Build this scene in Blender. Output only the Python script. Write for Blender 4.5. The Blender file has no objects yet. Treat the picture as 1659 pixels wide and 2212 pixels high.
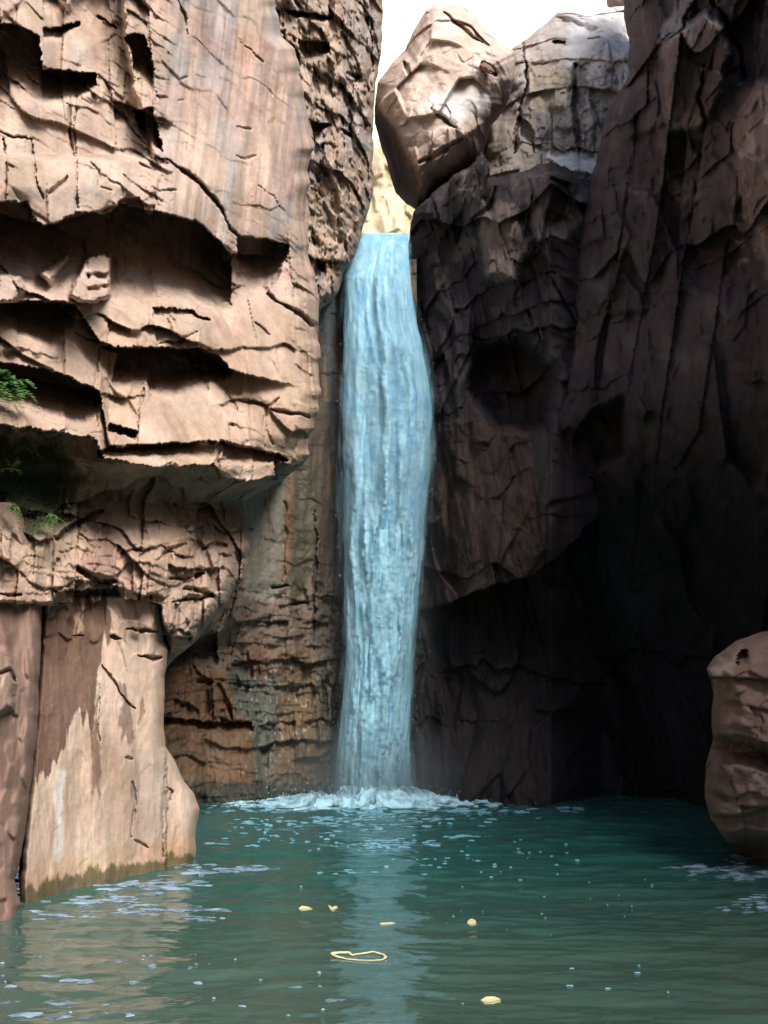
import bpy, math, random
import numpy as np
from mathutils import Vector

# ------------------------------------------------------------------ camera, sky, sun, exposure
scene = bpy.context.scene
C = scene.collection
F = 2372.0                      # focal length in units of the sketch (1659 x 2212)
CU, CV, HOR = 829.5, 1106.0, 1510.0
CAMH = 1.6
PITCH = math.atan((HOR - CV) / F)
cam_d = bpy.data.cameras.new('camera')
cam = bpy.data.objects.new('camera', cam_d); C.objects.link(cam)
cam.location = (0, 0, CAMH)
cam.rotation_euler = (math.pi / 2 + PITCH, 0, 0)
cam_d.sensor_fit = 'VERTICAL'; cam_d.sensor_height = 24.0
cam_d.lens = 24.0 * F / 2212.0
cam_d.clip_start = 0.05; cam_d.clip_end = 2000
scene.camera = cam

SUN_AZ, SUN_EL = math.radians(150), math.radians(44)   # clockwise from +Y (the view direction): behind and to the right
world = bpy.data.worlds.new('World'); scene.world = world; world.use_nodes = True
wn, wl = world.node_tree.nodes, world.node_tree.links
bg = wn['Background']
sky = wn.new('ShaderNodeTexSky'); sky.sky_type = 'NISHITA'; sky.sun_disc = False
sky.sun_elevation = SUN_EL; sky.sun_rotation = SUN_AZ; sky.dust_density = 1.5
# white glare added to the sky above the far end of the gorge
tc = wn.new('ShaderNodeTexCoord')
dot = wn.new('ShaderNodeVectorMath'); dot.operation = 'DOT_PRODUCT'
wl.new(tc.outputs['Generated'], dot.inputs[0])
_e = math.radians(30); dot.inputs[1].default_value = (math.cos(_e) * 0.12, math.cos(_e), math.sin(_e))
mr = wn.new('ShaderNodeMapRange'); mr.interpolation_type = 'SMOOTHSTEP'
mr.inputs['From Min'].default_value = math.cos(math.radians(26)); mr.inputs['From Max'].default_value = math.cos(math.radians(10))
wl.new(dot.outputs['Value'], mr.inputs['Value'])
mx = wn.new('ShaderNodeMix'); mx.data_type = 'RGBA'
mx.inputs['B'].default_value = (16.0, 13.6, 11.0, 1)
wl.new(mr.outputs['Result'], mx.inputs['Factor']); wl.new(sky.outputs['Color'], mx.inputs['A'])
wl.new(mx.outputs['Result'], bg.inputs['Color'])
bg.inputs['Strength'].default_value = 0.07

sd = bpy.data.lights.new('sun', 'SUN'); sd.energy = 2.6; sd.angle = math.radians(32); sd.color = (1.0, 0.95, 0.88)
sun = bpy.data.objects.new('sun', sd); C.objects.link(sun)
_d = Vector((math.sin(SUN_AZ) * math.cos(SUN_EL), math.cos(SUN_AZ) * math.cos(SUN_EL), math.sin(SUN_EL)))
sun.rotation_euler = _d.to_track_quat('Z', 'Y').to_euler(); sun.location = (6, -10, 20)

vs_ = scene.view_settings
vs_.view_transform = 'Standard'; vs_.look = 'None'; vs_.exposure = .92; vs_.gamma = 1.0
scene.cycles.max_bounces = 6; scene.cycles.diffuse_bounces = 2; scene.cycles.transparent_max_bounces = 12
scene.cycles.volume_bounces = 0

# ------------------------------------------------------------------ geometry helpers
SP, CP = math.sin(PITCH), math.cos(PITCH)
def P(u, v, Y):
    """point at world distance Y whose place in the picture is (u, v)"""
    u = np.asarray(u, float); v = np.asarray(v, float); Y = np.asarray(Y, float)
    a = (u - CU) / F; b = (CV - v) / F
    dy = CP - b * SP; dz = SP + b * CP
    t = Y / dy
    return np.stack(np.broadcast_arrays(a * t, Y, CAMH + dz * t), -1)
def water_Y(v):
    b = (CV - v) / F
    return -CAMH * (CP - b * SP) / (SP + b * CP)

def _h(ix, iy, iz, s):
    n = (ix.astype(np.int64) * 374761393 + iy.astype(np.int64) * 668265263 + iz.astype(np.int64) * 2147483647 + s * 1274126177) & 0xffffffff
    n = ((n ^ (n >> 13)) * 1274126177) & 0xffffffff
    n = ((n ^ (n >> 16)) * 2246822519) & 0xffffffff
    n = n ^ (n >> 15)
    return (n & 0xffffff) / float(0xffffff)
def noise(x, y, z=0.0, s=0):
    """value noise in -1..1"""
    x, y, z = np.broadcast_arrays(np.asarray(x, float), y, z)
    ix, iy, iz = np.floor(x), np.floor(y), np.floor(z)
    fx, fy, fz = x - ix, y - iy, z - iz
    fx = fx * fx * fx * (fx * (fx * 6 - 15) + 10); fy = fy * fy * fy * (fy * (fy * 6 - 15) + 10); fz = fz * fz * fz * (fz * (fz * 6 - 15) + 10)
    r = 0
    for dx in (0, 1):
        wx = fx if dx else 1 - fx
        for dy in (0, 1):
            wy = fy if dy else 1 - fy
            for dz in (0, 1):
                wz = fz if dz else 1 - fz
                r = r + wx * wy * wz * _h(ix + dx, iy + dy, iz + dz, s)
    return r * 2 - 1
def fbm(x, y, z=0.0, s=0, o=5, g=0.5, l=2.03):
    r, a, f, t = 0, 1.0, 1.0, 0
    for i in range(o):
        r = r + a * noise(x * f, y * f, np.asarray(z) * f + i * 7.3, s + i); t += a; a *= g; f *= l
    return r / t
def ridged(x, y, z=0.0, s=0, o=4):
    r, a, f, t = 0, 1.0, 1.0, 0
    for i in range(o):
        r = r + a * (1 - np.abs(noise(x * f, y * f, np.asarray(z) * f + i * 3.1, s + i))); t += a; a *= .5; f *= 2.1
    return r / t
def facets(a, b, s=0, tilt=0.5, k=16.0):
    """broken-rock facets with worn edges: (height, distance to the nearest joint)"""
    ia, ib = np.floor(a), np.floor(b)
    best = np.full(np.shape(a), 9.0); sec = best.copy(); H = np.zeros(np.shape(a)); Wt = np.zeros(np.shape(a))
    for da in (-1, 0, 1):
        for db in (-1, 0, 1):
            ca, cb = ia + da, ib + db
            z0 = np.zeros_like(ca)
            pa = ca + _h(ca, cb, z0, s); pb = cb + _h(ca, cb, z0, s + 1)
            d = (a - pa) ** 2 + (b - pb) ** 2
            hh = (_h(ca, cb, z0, s + 2) - .5) + tilt * 2 * ((_h(ca, cb, z0, s + 3) - .5) * (a - pa) + (_h(ca, cb, z0, s + 4) - .5) * (b - pb))
            w = np.exp(-k * d); H += w * hh; Wt += w
            m = d < best
            sec = np.where(m, best, np.minimum(sec, d)); best = np.where(m, d, best)
    return H / (Wt + 1e-12), np.sqrt(sec) - np.sqrt(best)
def blocks(a, b, s=0, lean=.7, joint=.06):
    """bedded, jointed rock: blocks in courses of uneven height, each leaning out to its lower edge; returns (setback, joint)"""
    wa = a + .22 * fbm(a * .8, b * .8, 0, s + 1, 3); wb = b + .38 * fbm(a * .5, b * .6, 0, s + 2, 4)
    # uneven courses
    r0 = np.floor(wb); cut = .25 + .5 * _h(r0, r0 * 0, r0 * 0, s + 3); fb = wb - r0
    up = fb > cut; row = r0 * 2 + up
    t = np.where(up, (fb - cut) / (1 - cut), fb / cut)                  # 0 at the lower edge, 1 at the top
    wd = .6 + 1.1 * _h(row, row * 0, row * 0, s + 4)
    c = wa * wd + 7.7 * _h(row, row * 0, row * 0, s + 5) + .18 * (t - .5) * (_h(row, row * 0 + 2, row * 0, s) - .5)
    col = np.floor(c); fc = c - col
    z = row * 0
    off = _h(row, col, z, s + 6) - .5
    tilt = (_h(row, col, z, s + 7) - .5) * (fc - .5)
    ln = lean * (.3 + _h(row, col, z, s + 8)) * t
    e = np.minimum(np.minimum(fc, 1 - fc) / wd, np.minimum(t, 1 - t) * .6)
    return off + tilt + ln, smooth(joint, 0, e)
def smooth(a, b, x):
    t = np.clip((x - a) / (b - a), 0, 1); return t * t * (3 - 2 * t)
def lerp(x, pts):
    p = np.array(pts, float); return np.interp(x, p[:, 0], p[:, 1])
def inside(u, v, poly):
    r = np.zeros(np.shape(u), bool); n = len(poly)
    for i in range(n):
        x1, y1 = poly[i]; x2, y2 = poly[(i + 1) % n]
        if y1 == y2: continue
        c = ((y1 > v) != (y2 > v)) & (u < (x2 - x1) * (v - y1) / (y2 - y1) + x1)
        r ^= c
    return r
def dist_poly(u, v, pts, closed=False):
    d = np.full(np.shape(u), 1e9); t0 = np.zeros(np.shape(u)); n = len(pts); L = 0.0; tot = 0.0
    for i in range(n if closed else n - 1):
        tot += math.hypot(pts[(i + 1) % n][0] - pts[i][0], pts[(i + 1) % n][1] - pts[i][1])
    for i in range(n if closed else n - 1):
        x1, y1 = pts[i]; x2, y2 = pts[(i + 1) % n]
        l2 = (x2 - x1) ** 2 + (y2 - y1) ** 2 + 1e-9
        t = np.clip(((u - x1) * (x2 - x1) + (v - y1) * (y2 - y1)) / l2, 0, 1)
        dd = np.hypot(u - x1 - t * (x2 - x1), v - y1 - t * (y2 - y1))
        m = dd < d
        t0 = np.where(m, (L + t * math.sqrt(l2)) / tot, t0); d = np.minimum(d, dd); L += math.sqrt(l2)
    return d, t0
def blob(u, v, poly, soft=6):
    """0..1 mask of a polygon with a soft edge"""
    d, _ = dist_poly(u, v, poly, True)
    return smooth(-soft, soft, np.where(inside(u, v, poly), d, -d))
def notch(u, v, top, bot, D, p=1.0):
    """recess under a rock lip: deep just under the lip (top line), running out to nothing at the bottom line"""
    t0, t1 = lerp(u, top), lerp(u, bot)
    if p <= .65: t1 = t0 + (t1 - t0) * 1.25
    k = np.clip((v - t0) / np.maximum(t1 - t0, 1), 0, 1)
    a, b = top[0][0], top[-1][0]
    on = (u > a) & (u < b) & (v > t0) & (v < t1)
    return np.where(on, D * ((1 - k) ** p if p > .65 else 1 - smooth(.1, 1, k)), 0)
def hole(u, v, poly, D, p=1.0):
    """the same for any outline"""
    us = np.linspace(min(q[0] for q in poly), max(q[0] for q in poly), 80)
    lo, hi = [], []
    n = len(poly)
    for x in us:
        ys = []
        for i in range(n):
            x1, y1 = poly[i]; x2, y2 = poly[(i + 1) % n]
            if (x1 - x) * (x2 - x) <= 0 and x1 != x2: ys.append(y1 + (y2 - y1) * (x - x1) / (x2 - x1))
        if not ys: ys = [poly[0][1]]
        lo.append(min(ys)); hi.append(max(ys))
    t0 = np.interp(u, us, lo); t1 = np.interp(u, us, hi)
    k = np.clip((v - t0) / np.maximum(t1 - t0, 2), 0, 1)
    return np.where(inside(u, v, poly), D * (1 - smooth(.35, 1, k)), 0)
def crack(u, v, pts, w, D):
    d, t = dist_poly(u, v, pts)
    w = w * (0.35 + 0.65 * np.sin(np.pi * np.clip(t, .03, .97)) ** .5) * np.clip(.85 + .8 * noise(u / 34, v / 34, 0, 5), .4, 1.5)
    d = np.abs(d + .8 * fbm(u / 9, v / 9, 0, 6, 2))
    return D * np.clip(1 - d / w, 0, 1) ** .7
def rounded(d, w, R):
    """surface turning away within w of an outline"""
    k = np.clip(1 - d / w, 0, 1)
    return R * (1 - np.sqrt(np.clip(1 - k * k, 0, 1)))

def mesh_obj(name, verts, faces, mat, parent=None, col=None, smooth_=True):
    me = bpy.data.meshes.new(name)
    verts = np.asarray(verts, np.float32).reshape(-1, 3)
    faces = np.asarray(faces, np.int32)
    k = faces.shape[1]
    me.vertices.add(len(verts)); me.vertices.foreach_set('co', verts.ravel())
    me.loops.add(faces.size); me.loops.foreach_set('vertex_index', faces.ravel())
    me.polygons.add(len(faces)); me.polygons.foreach_set('loop_start', np.arange(0, faces.size, k, dtype=np.int32))
    me.polygons.foreach_set('loop_total', np.full(len(faces), k, np.int32))
    me.polygons.foreach_set('use_smooth', np.full(len(faces), smooth_))
    me.update(calc_edges=True); me.validate()
    if col is not None:
        at = me.color_attributes.new('Col', 'FLOAT_COLOR', 'POINT')
        c = np.ones((len(verts), 4), np.float32); cc = np.asarray(col, np.float32).reshape(len(verts), -1); c[:, :cc.shape[1]] = cc
        at.data.foreach_set('color', c.ravel())
    me.materials.append(mat)
    o = bpy.data.objects.new(name, me); C.objects.link(o)
    if parent is not None: o.parent = parent
    return o
def grid_faces(nr, nc, flip=False, wrap=False):
    i = np.arange(nr - 1)[:, None] * nc; j = np.arange(nc if wrap else nc - 1)[None, :]
    j2 = (j + 1) % nc
    a = i + j; b = i + j2; c = i + nc + j2; d = i + nc + j
    f = np.stack([a, b, c, d] if not flip else [a, d, c, b], -1)
    return f.reshape(-1, 4)
def tag(o, label=None, cat=None, group=None, kind=None):
    if label: o['label'] = label
    if cat: o['category'] = cat
    if group: o['group'] = group
    if kind: o['kind'] = kind
    return o
def empty(name, loc=(0, 0, 0)):
    o = bpy.data.objects.new(name, None); C.objects.link(o); o.location = loc; o.empty_display_size = .2; return o

def cliff(name, v0, v1, nr, uL, uR, nc, base, detail, paint, mat, wrapR=(0, 0, 0), wrapL=(0, 0, 0), turn=(40, 1.0), turnL=(0, 0), warp=5.0, seed=0, wrapT=0):
    """a rock face between its two outlines; it turns away at its edges and runs back into the hillside"""
    v = np.linspace(v0, v1, nr)[:, None]
    jr = warp * fbm(v / 40.0, 0.5 + seed, 0, seed, 2, .5)
    e0 = lerp(v, uL) ; e1 = lerp(v, uR) + jr
    if turnL[0]: e0 = e0 + warp * fbm(v / 34.0, 5.5 + seed, 0, seed + 3, 3, .5)
    s = np.linspace(0, 1, nc)[None, :]
    # finer columns near a turning edge
    u = e0 + (e1 - e0) * s; v = np.broadcast_to(v, u.shape)
    Y = base(u, v)
    W = P(u, v, Y)
    Y2, colr = detail(u, v, Y, W)
    if turn[0]: Y2 = Y2 + rounded(e1 - u, turn[0], turn[1])
    if turnL[0]: Y2 = Y2 + rounded(u - e0, turnL[0], turnL[1])
    colr = paint(u, v, W, colr)
    parts_u, parts_v, parts_Y, parts_c = [u], [v], [Y2], [colr]
    if wrapR[0]:
        k = (np.arange(1, wrapR[0] + 1) / wrapR[0])[None, :]
        parts_u.append(u[:, -1:] - wrapR[2] * k ** 1.5); parts_v.append(np.repeat(v[:, -1:], wrapR[0], 1))
        parts_Y.append(Y2[:, -1:] + wrapR[1] * k); parts_c.append(np.repeat(colr[:, -1:], wrapR[0], 1))
    if wrapL[0]:
        k = (np.arange(wrapL[0], 0, -1) / wrapL[0])[None, :]
        parts_u.insert(0, u[:, :1] + wrapL[2] * k ** 1.5); parts_v.insert(0, np.repeat(v[:, :1], wrapL[0], 1))
        parts_Y.insert(0, Y2[:, :1] + wrapL[1] * k); parts_c.insert(0, np.repeat(colr[:, :1], wrapL[0], 1))
    U = np.concatenate(parts_u, 1); V = np.concatenate(parts_v, 1); YY = np.concatenate(parts_Y, 1); CC = np.concatenate(parts_c, 1)
    W = P(U, V, YY)
    if wrapT:      # the top runs back level, away from the pool
        ks = np.linspace(1, .15, 8)[:, None, None]
        back = W[:1] + ks * np.array([0, wrapT, 0.0]) ; W = np.concatenate([back, W], 0)
        CC = np.concatenate([np.repeat(CC[:1], 8, 0), CC], 0)
    n, m = W.shape[:2]
    return mesh_obj(name, W.reshape(-1, 3), grid_faces(n, m), mat, col=CC.reshape(-1, 3))

def boulder(name, outline, Yc, T, detail, paint, mat, nt=260, nrad=90, warp=3.0, seed=0, centre=None, Tb=None):
    """closed rock whose outline seen from the pool is 'outline'; T is its half depth"""
    n = len(outline); o = np.array(outline, float)
    seg = np.hypot(*(np.roll(o, -1, 0) - o).T); cum = np.concatenate([[0], np.cumsum(seg)])
    t = np.linspace(0, cum[-1], nt, endpoint=False)
    oo = np.vstack([o, o[:1]])
    ou, ov = np.interp(t, cum, oo[:, 0]), np.interp(t, cum, oo[:, 1])
    ang = t / cum[-1] * 2 * np.pi
    c = centre or (o[:, 0].mean(), o[:, 1].mean())
    wob = warp * fbm(np.cos(ang) * 8, np.sin(ang) * 8, 0, seed, 4, .6)
    dl = np.hypot(ou - c[0], ov - c[1]); ou = ou + wob * (ou - c[0]) / dl; ov = ov + wob * (ov - c[1]) / dl
    r = np.sin(np.linspace(0, np.pi / 2, nrad))[:, None]
    u = c[0] + (ou - c[0])[None] * r; v = c[1] + (ov - c[1])[None] * r
    dome = np.sqrt(np.clip(1 - r ** 2.6, 0, 1)) + 0 * u
    Y = Yc - T * dome; W = P(u, v, Y)
    Y2, colr = detail(u, v, Y, W); colr = paint(u, v, W, colr)
    rb = r[::-1][1:]; ub = c[0] + (ou - c[0])[None] * rb; vb = c[1] + (ov - c[1])[None] * rb
    Tb = Tb or T
    Yb = Y2[-1:] + Tb * np.sqrt(np.clip(1 - rb ** 2.6, 0, 1)) + .15 * Tb * fbm(ub / 40, vb / 40, 3, seed) * (1 - rb ** 4)
    W = np.concatenate([P(u, v, Y2), P(ub, vb, Yb)], 0); CC = np.concatenate([colr, np.repeat(colr[-1:], len(rb), 0)], 0)
    return mesh_obj(name, W.reshape(-1, 3), grid_faces(W.shape[0], nt, flip=True, wrap=True), mat, col=CC.reshape(-1, 3))

# ------------------------------------------------------------------ materials
def nodes(name):
    m = bpy.data.materials.new(name); m.use_nodes = True
    return m, m.node_tree.nodes, m.node_tree.links, m.node_tree.nodes['Principled BSDF']
def rock_mat(name, rough=0.9, bump=0.3, fine=1.0, wet=False, streak=0.25, spec=0.3):
    m, N, L, B = nodes(name)
    tc = N.new('ShaderNodeTexCoord'); at = N.new('ShaderNodeAttribute'); at.attribute_name = 'Col'
    def tex(sc, det, mapsc=(1, 1, 1), ro=.6):
        mp = N.new('ShaderNodeMapping'); mp.inputs['Scale'].default_value = mapsc; L.new(tc.outputs['Object'], mp.inputs['Vector'])
        t = N.new('ShaderNodeTexNoise'); t.inputs['Scale'].default_value = sc; t.inputs['Detail'].default_value = det; t.inputs['Roughness'].default_value = ro
        L.new(mp.outputs['Vector'], t.inputs['Vector']); return t
    n1 = tex(1.3, 8); n2 = tex(9.0, 8, ro=.7); n3 = tex(3.0, 6, (1, 1, .12)); n4 = tex(45.0 * fine, 5, ro=.75)
    vo = N.new('ShaderNodeTexVoronoi'); vo.inputs['Scale'].default_value = 7.0; vo.distance = 'EUCLIDEAN'; L.new(tc.outputs['Object'], vo.inputs['Vector'])
    def mr(src, a, b, c, d):
        q = N.new('ShaderNodeMapRange'); q.inputs['From Min'].default_value = a; q.inputs['From Max'].default_value = b
        q.inputs['To Min'].default_value = c; q.inputs['To Max'].default_value = d; L.new(src, q.inputs['Value']); return q.outputs['Result']
    def mul(x, y):
        q = N.new('ShaderNodeMath'); q.operation = 'MULTIPLY'; L.new(x, q.inputs[0]); L.new(y, q.inputs[1]); return q.outputs[0]
    f = mul(mul(mr(n1.outputs['Fac'], .3, .7, .82, 1.14), mr(n2.outputs['Fac'], .3, .7, .91, 1.08)), mul(mr(n3.outputs['Fac'], .3, .7, 1 - streak, 1 + streak * .8), mr(n4.outputs['Fac'], .3, .7, .93, 1.06)))
    vm = N.new('ShaderNodeVectorMath'); vm.operation = 'SCALE'; L.new(at.outputs['Color'], vm.inputs[0]); L.new(f, vm.inputs['Scale'])
    # hue drift: slightly pinker or yellower stone
    hs = N.new('ShaderNodeHueSaturation'); L.new(vm.outputs[0], hs.inputs['Color'])
    n5 = tex(2.2, 5); L.new(mr(n5.outputs['Fac'], .3, .7, .488, .512), hs.inputs['Hue']); L.new(mr(n1.outputs['Fac'], .3, .7, 1.12, .85), hs.inputs['Saturation'])
    L.new(hs.outputs['Color'], B.inputs['Base Color'])
    B.inputs['Specular IOR Level'].default_value = spec
    if wet: L.new(mr(n2.outputs['Fac'], .35, .65, rough - .2, rough + .15), B.inputs['Roughness'])
    else: B.inputs['Roughness'].default_value = rough
    b1 = N.new('ShaderNodeBump'); b1.inputs['Strength'].default_value = bump; b1.inputs['Distance'].default_value = .05; L.new(n2.outputs['Fac'], b1.inputs['Height'])
    b2 = N.new('ShaderNodeBump'); b2.inputs['Strength'].default_value = bump * .8; b2.inputs['Distance'].default_value = .012; L.new(n4.outputs['Fac'], b2.inputs['Height']); L.new(b1.outputs[0], b2.inputs['Normal'])
    L.new(b2.outputs[0], B.inputs['Normal'])
    return m
M_rock = rock_mat('tan_rock')
M_wet = rock_mat('wet_rock', .5, .7, wet=True, streak=.4, spec=.45)
M_dark = rock_mat('dark_rock', .8, .8, streak=.3)
def plain(name, col, rough=.6, **k):
    m, N, L, B = nodes(name); B.inputs['Base Color'].default_value = (*col, 1); B.inputs['Roughness'].default_value = rough
    t = N.new('ShaderNodeTexNoise'); t.inputs['Scale'].default_value = 30; t.inputs['Detail'].default_value = 4
    q = N.new('ShaderNodeMix'); q.data_type = 'RGBA'; q.inputs['A'].default_value = (*[c * .75 for c in col], 1); q.inputs['B'].default_value = (*[min(1, c * 1.2) for c in col], 1)
    tc = N.new('ShaderNodeTexCoord'); L.new(tc.outputs['Object'], t.inputs['Vector']); L.new(t.outputs['Fac'], q.inputs['Factor']); L.new(q.outputs['Result'], B.inputs['Base Color'])
    for a, b in k.items(): B.inputs[a.replace('_', ' ')].default_value = b
    return m

TAN = np.array((.53, .39, .305)); PINK = np.array((.53, .365, .30)); GREY = np.array((.44, .36, .32)); RED = np.array((.30, .16, .11)); PALE = np.array((.62, .5, .4))
def jag(u, v, s, a=9, c=13.0):
    """angular, broken outlines: shift lookups by the chip of rock they fall in"""
    q = fbm(u / 30, v / 30, 0, s + 7, 2)
    h, _ = facets(u / c + q, v / (c * .8), s, 0, 90); g, _ = facets(u / c + q, v / (c * .8), s + 40, 0, 90)
    h2, _ = facets(u / (c * .4), v / (c * .35) + q, s + 3, 0, 90)
    return u + a * h + a * .2 * h2, v + a * g + a * .2 * h2
def flat(u, c): return np.broadcast_to(np.asarray(c, float), u.shape + (3,)).copy()
def put(col, mask, c):
    mask = np.clip(mask, 0, 1)[..., None]; return col * (1 - mask) + np.asarray(c, float) * mask
def wv(u, v, a=8, sc=30, s=40):
    return u + a * fbm(u / sc, v / sc, 0, s, 4, .6), v + a * fbm(u / sc, v / sc, 9, s + 9, 4, .6)

# ------------------------------------------------------------------ the main cliff on the left
edgeL = [(-320, 560), (-100, 580), (0, 595), (45, 600), (80, 615), (105, 640), (150, 650), (210, 655), (250, 665), (320, 675), (380, 665), (450, 662), (542, 667), (622, 685), (742, 688), (842, 690),
         (925, 682), (945, 668), (982, 668), (1005, 655), (1022, 630), (1040, 602), (1055, 575), (1070, 545), (1082, 532), (1100, 530), (1170, 538), (1250, 526), (1300, 490), (1340, 455), (1384, 425), (1420, 380), (1460, 352), (1620, 330)]
def baseL(u, v):
    y = lerp(u, [(-600, 6.6), (0, 8.9), (250, 10.4), (450, 11.6), (560, 12.3), (690, 13.4)])
    # below the big overhang the wall stands further back
    y = y + lerp(v, [(-300, .4), (300, .1), (640, 0), (900, -.25), (1000, -.35)])
    back = smooth(1035, 1090, v)
    y = y + back * lerp(u, [(0, .1), (200, .1), (350, .3), (530, 1.2)])
    return y
def detailL(u, v, Y, W):
    uw, vw = wv(u, v, 7, 24, 60)
    ux, vx = wv(u, v, 3.5, 9, 70)
    uc, vc = (uw + ux) / 2, (vw + vx) / 2
    uw, vw = jag(uc, vc, 64, 4.2)
    uc, vc = uc * .7 + uw * .3, vc * .7 + vw * .3
    X, Z = W[..., 0] + W[..., 1] * .9, W[..., 2]
    lowpart = smooth(1040, 1100, v) * .8
    D = np.zeros_like(u)
    # broad bulges and vertical flutes
    D += .26 * fbm(X * .55, Z * .45, 0, 1, 3) * (1 - .3 * lowpart)
    flute = smooth(330, 400, u) * smooth(660, 560, v)
    D += .12 * flute * fbm((u + .12 * v) / 24, v / 420, 0, 5, 4)
    # bedding: blocky broken layers
    h1, j1 = facets(X * 1.1 + .25 * fbm(X, Z, 0, 8), Z * 1.5 + .3 * fbm(X, Z, 4, 9), 11, 1.1, 32)
    h2, j2 = facets(X * 3.1 + .3 * fbm(X * 2, Z * 2, 0, 18), Z * 4.3 + .3 * fbm(X * 2, Z * 2, 4, 19), 21, 1.1, 34)
    h3, j3 = facets(X * 9 + .3 * fbm(X * 5, Z * 5, 0, 28), Z * 12, 31, .9)
    smoothface = np.clip(smooth(330, 380, u) * smooth(620, 480, v) + .65 * blob(u, v, [(505, 560), (720, 560), (720, 960), (520, 960)], 24) + blob(u, v, [(310, 830), (480, 840), (490, 950), (290, 960)], 20) + blob(u, v, [(60, 210), (290, 260), (290, 420), (0, 420), (0, 215)], 20) * .6, 0, 1)
    rk = 1 - .93 * smoothface
    rk2 = rk * smooth(-.25, .3, fbm(X * .9, Z * .9, 0, 77, 3) + .5 * lowpart)
    D += .14 * h1 * (.15 + .85 * rk) + .05 * h2 * rk2 * (1 + 1.0 * lowpart) + .016 * h3 * (rk2 + .1) * (1 + 1.6 * lowpart)
    b1, k1 = blocks(X * .75, Z * .55, 51, .75); b2, k2 = blocks(X * 2.2, Z * 1.9, 52, .8); b3, k3 = blocks(X * 6, Z * 5.5, 53, .8, .1)
    gate = smooth(-.2, .25, fbm(X * .7, Z * .7, 0, 54, 3) + .6 * lowpart)
    D += rk * (.28 * b1 * (1 + .3 * lowpart) + .025 * k1 + (.15 * b2 + .015 * k2) * (gate * .8 + .9 * lowpart) + (.045 * b3) * (gate * .6 + .25 * lowpart))
    D += .04 * smooth(.05, .0, j1) * rk2 
    D += .014 * fbm(X * 7, Z * 7, 0, 3, 5, .5) + .03 * fbm(X * 2.2, Z * 2.6, 0, 4, 4)
    # each layer leans out to its own lip, the next one starts further back
    lipA = lerp(uc, [(-80, 440), (100, 486), (260, 440), (330, 455), (430, 480), (500, 545), (700, 560)])
    lipB = lerp(uc, [(-80, 650), (165, 658), (214, 736), (254, 752), (430, 753), (500, 800), (700, 850)])
    lipC = lerp(uc, [(-80, 785), (216, 846), (236, 963), (484, 952), (620, 985), (700, 990)])
    lipD = lerp(uc, [(-80, 917), (216, 948), (230, 992), (340, 1010), (462, 1003), (526, 1042), (592, 1028), (700, 1020)])
    side = smooth(650, 480, u)
    for a_, b_, A_ in ((lipA, lipB, .95), (lipB, lipC, .9), (lipC, lipD, .45)):
        D += side * np.where((vc > a_) & (vc < b_), A_ * (1 - (vc - a_) / np.maximum(b_ - a_, 1)), 0)
    D -= side * .35 * smooth(250, 440, v) * smooth(1040, 1000, v)
    D += .5 * smooth(7, -7, uc - lerp(vc, [(-300, 240), (72, 268), (200, 290), (330, 330)])) * smooth(350, 330, vc)
    # recesses under the lips
    D += notch(uw, vw, [(-60, 40), (45, 55), (85, 78), (92, 150), (160, 153), (207, 160)], [(-60, 260), (0, 250), (50, 225), (100, 225), (165, 215), (207, 185)], 1.4, .35)
    D += notch(uw, vw, [(93, 60), (130, 58), (172, 47)], [(93, 85), (130, 84), (172, 58)], .5, .6)
    D += hole(uw, vw, [(93, -60), (142, -60), (140, 20), (120, 34), (95, 32)], .5, .2)
    D += hole(uw, vw, [(268, 78), (290, 70), (312, 77), (324, 105), (333, 150), (330, 195), (306, 205), (288, 190), (286, 130)], 1.0, .15)
    D += hole(uw, vw, [(288, 242), (331, 230), (345, 290), (354, 328), (322, 336), (303, 290)], 1.0, .2)
    D += notch(uw, vw, [(-80, 437), (60, 435), (75, 470), (90, 486), (128, 486), (138, 470), (165, 460), (240, 458), (262, 432), (280, 426), (300, 428), (322, 468), (330, 455), (370, 465), (430, 480), (455, 505), (478, 522), (500, 556)],
               [(-80, 640), (60, 640), (150, 640), (225, 700), (320, 695), (350, 680), (420, 665), (480, 660), (500, 650)], 1.8, .4)
    D += notch(uw, vw, [(513, 508), (560, 515), (590, 522), (624, 531)], [(513, 585), (540, 625), (570, 632), (600, 590), (624, 545)], 1.3, .4)
    D -= 1.1 * blob(uw, vw, [(187, 555), (240, 548), (236, 640), (190, 655), (150, 640)], 5)      # layered spur in the shade
    D += .3 * blob(uw, vw, [(187, 590), (236, 590), (236, 600), (187, 603)], 2) + .3 * blob(uw, vw, [(187, 618), (236, 615), (236, 626), (187, 630)], 2)
    D -= .9 * blob(uw, vw, [(0, 598), (40, 600), (52, 628), (30, 652), (-30, 660)], 8)
    D -= .8 * blob(uw, vw, [(82, 592), (150, 548), (150, 560), (108, 612)], 8)
    D += notch(uw, vw, [(-80, 648), (60, 650), (110, 650), (165, 658)], [(-80, 742), (60, 740), (110, 745), (165, 700)], .9, .6)
    D += crack(uc, vc, [(160, 718), (190, 733), (214, 736)], 4, .2)
    D += notch(uw, vw, [(328, 665), (360, 666), (415, 667), (430, 682), (456, 688)], [(328, 700), (360, 705), (415, 700), (430, 695), (456, 694)], .35, .8)
    D += crack(uc, vc, [(364, 690), (366, 700), (372, 716)], 5, .16) + crack(uc, vc, [(345, 741), (385, 741), (400, 728), (425, 716)], 6, .16)
    D += notch(uw, vw, [(-80, 780), (0, 782), (100, 797), (150, 812), (190, 832), (216, 846)], [(-80, 880), (0, 880), (60, 885), (100, 900), (175, 905), (216, 885)], 1.5, .45)
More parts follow.
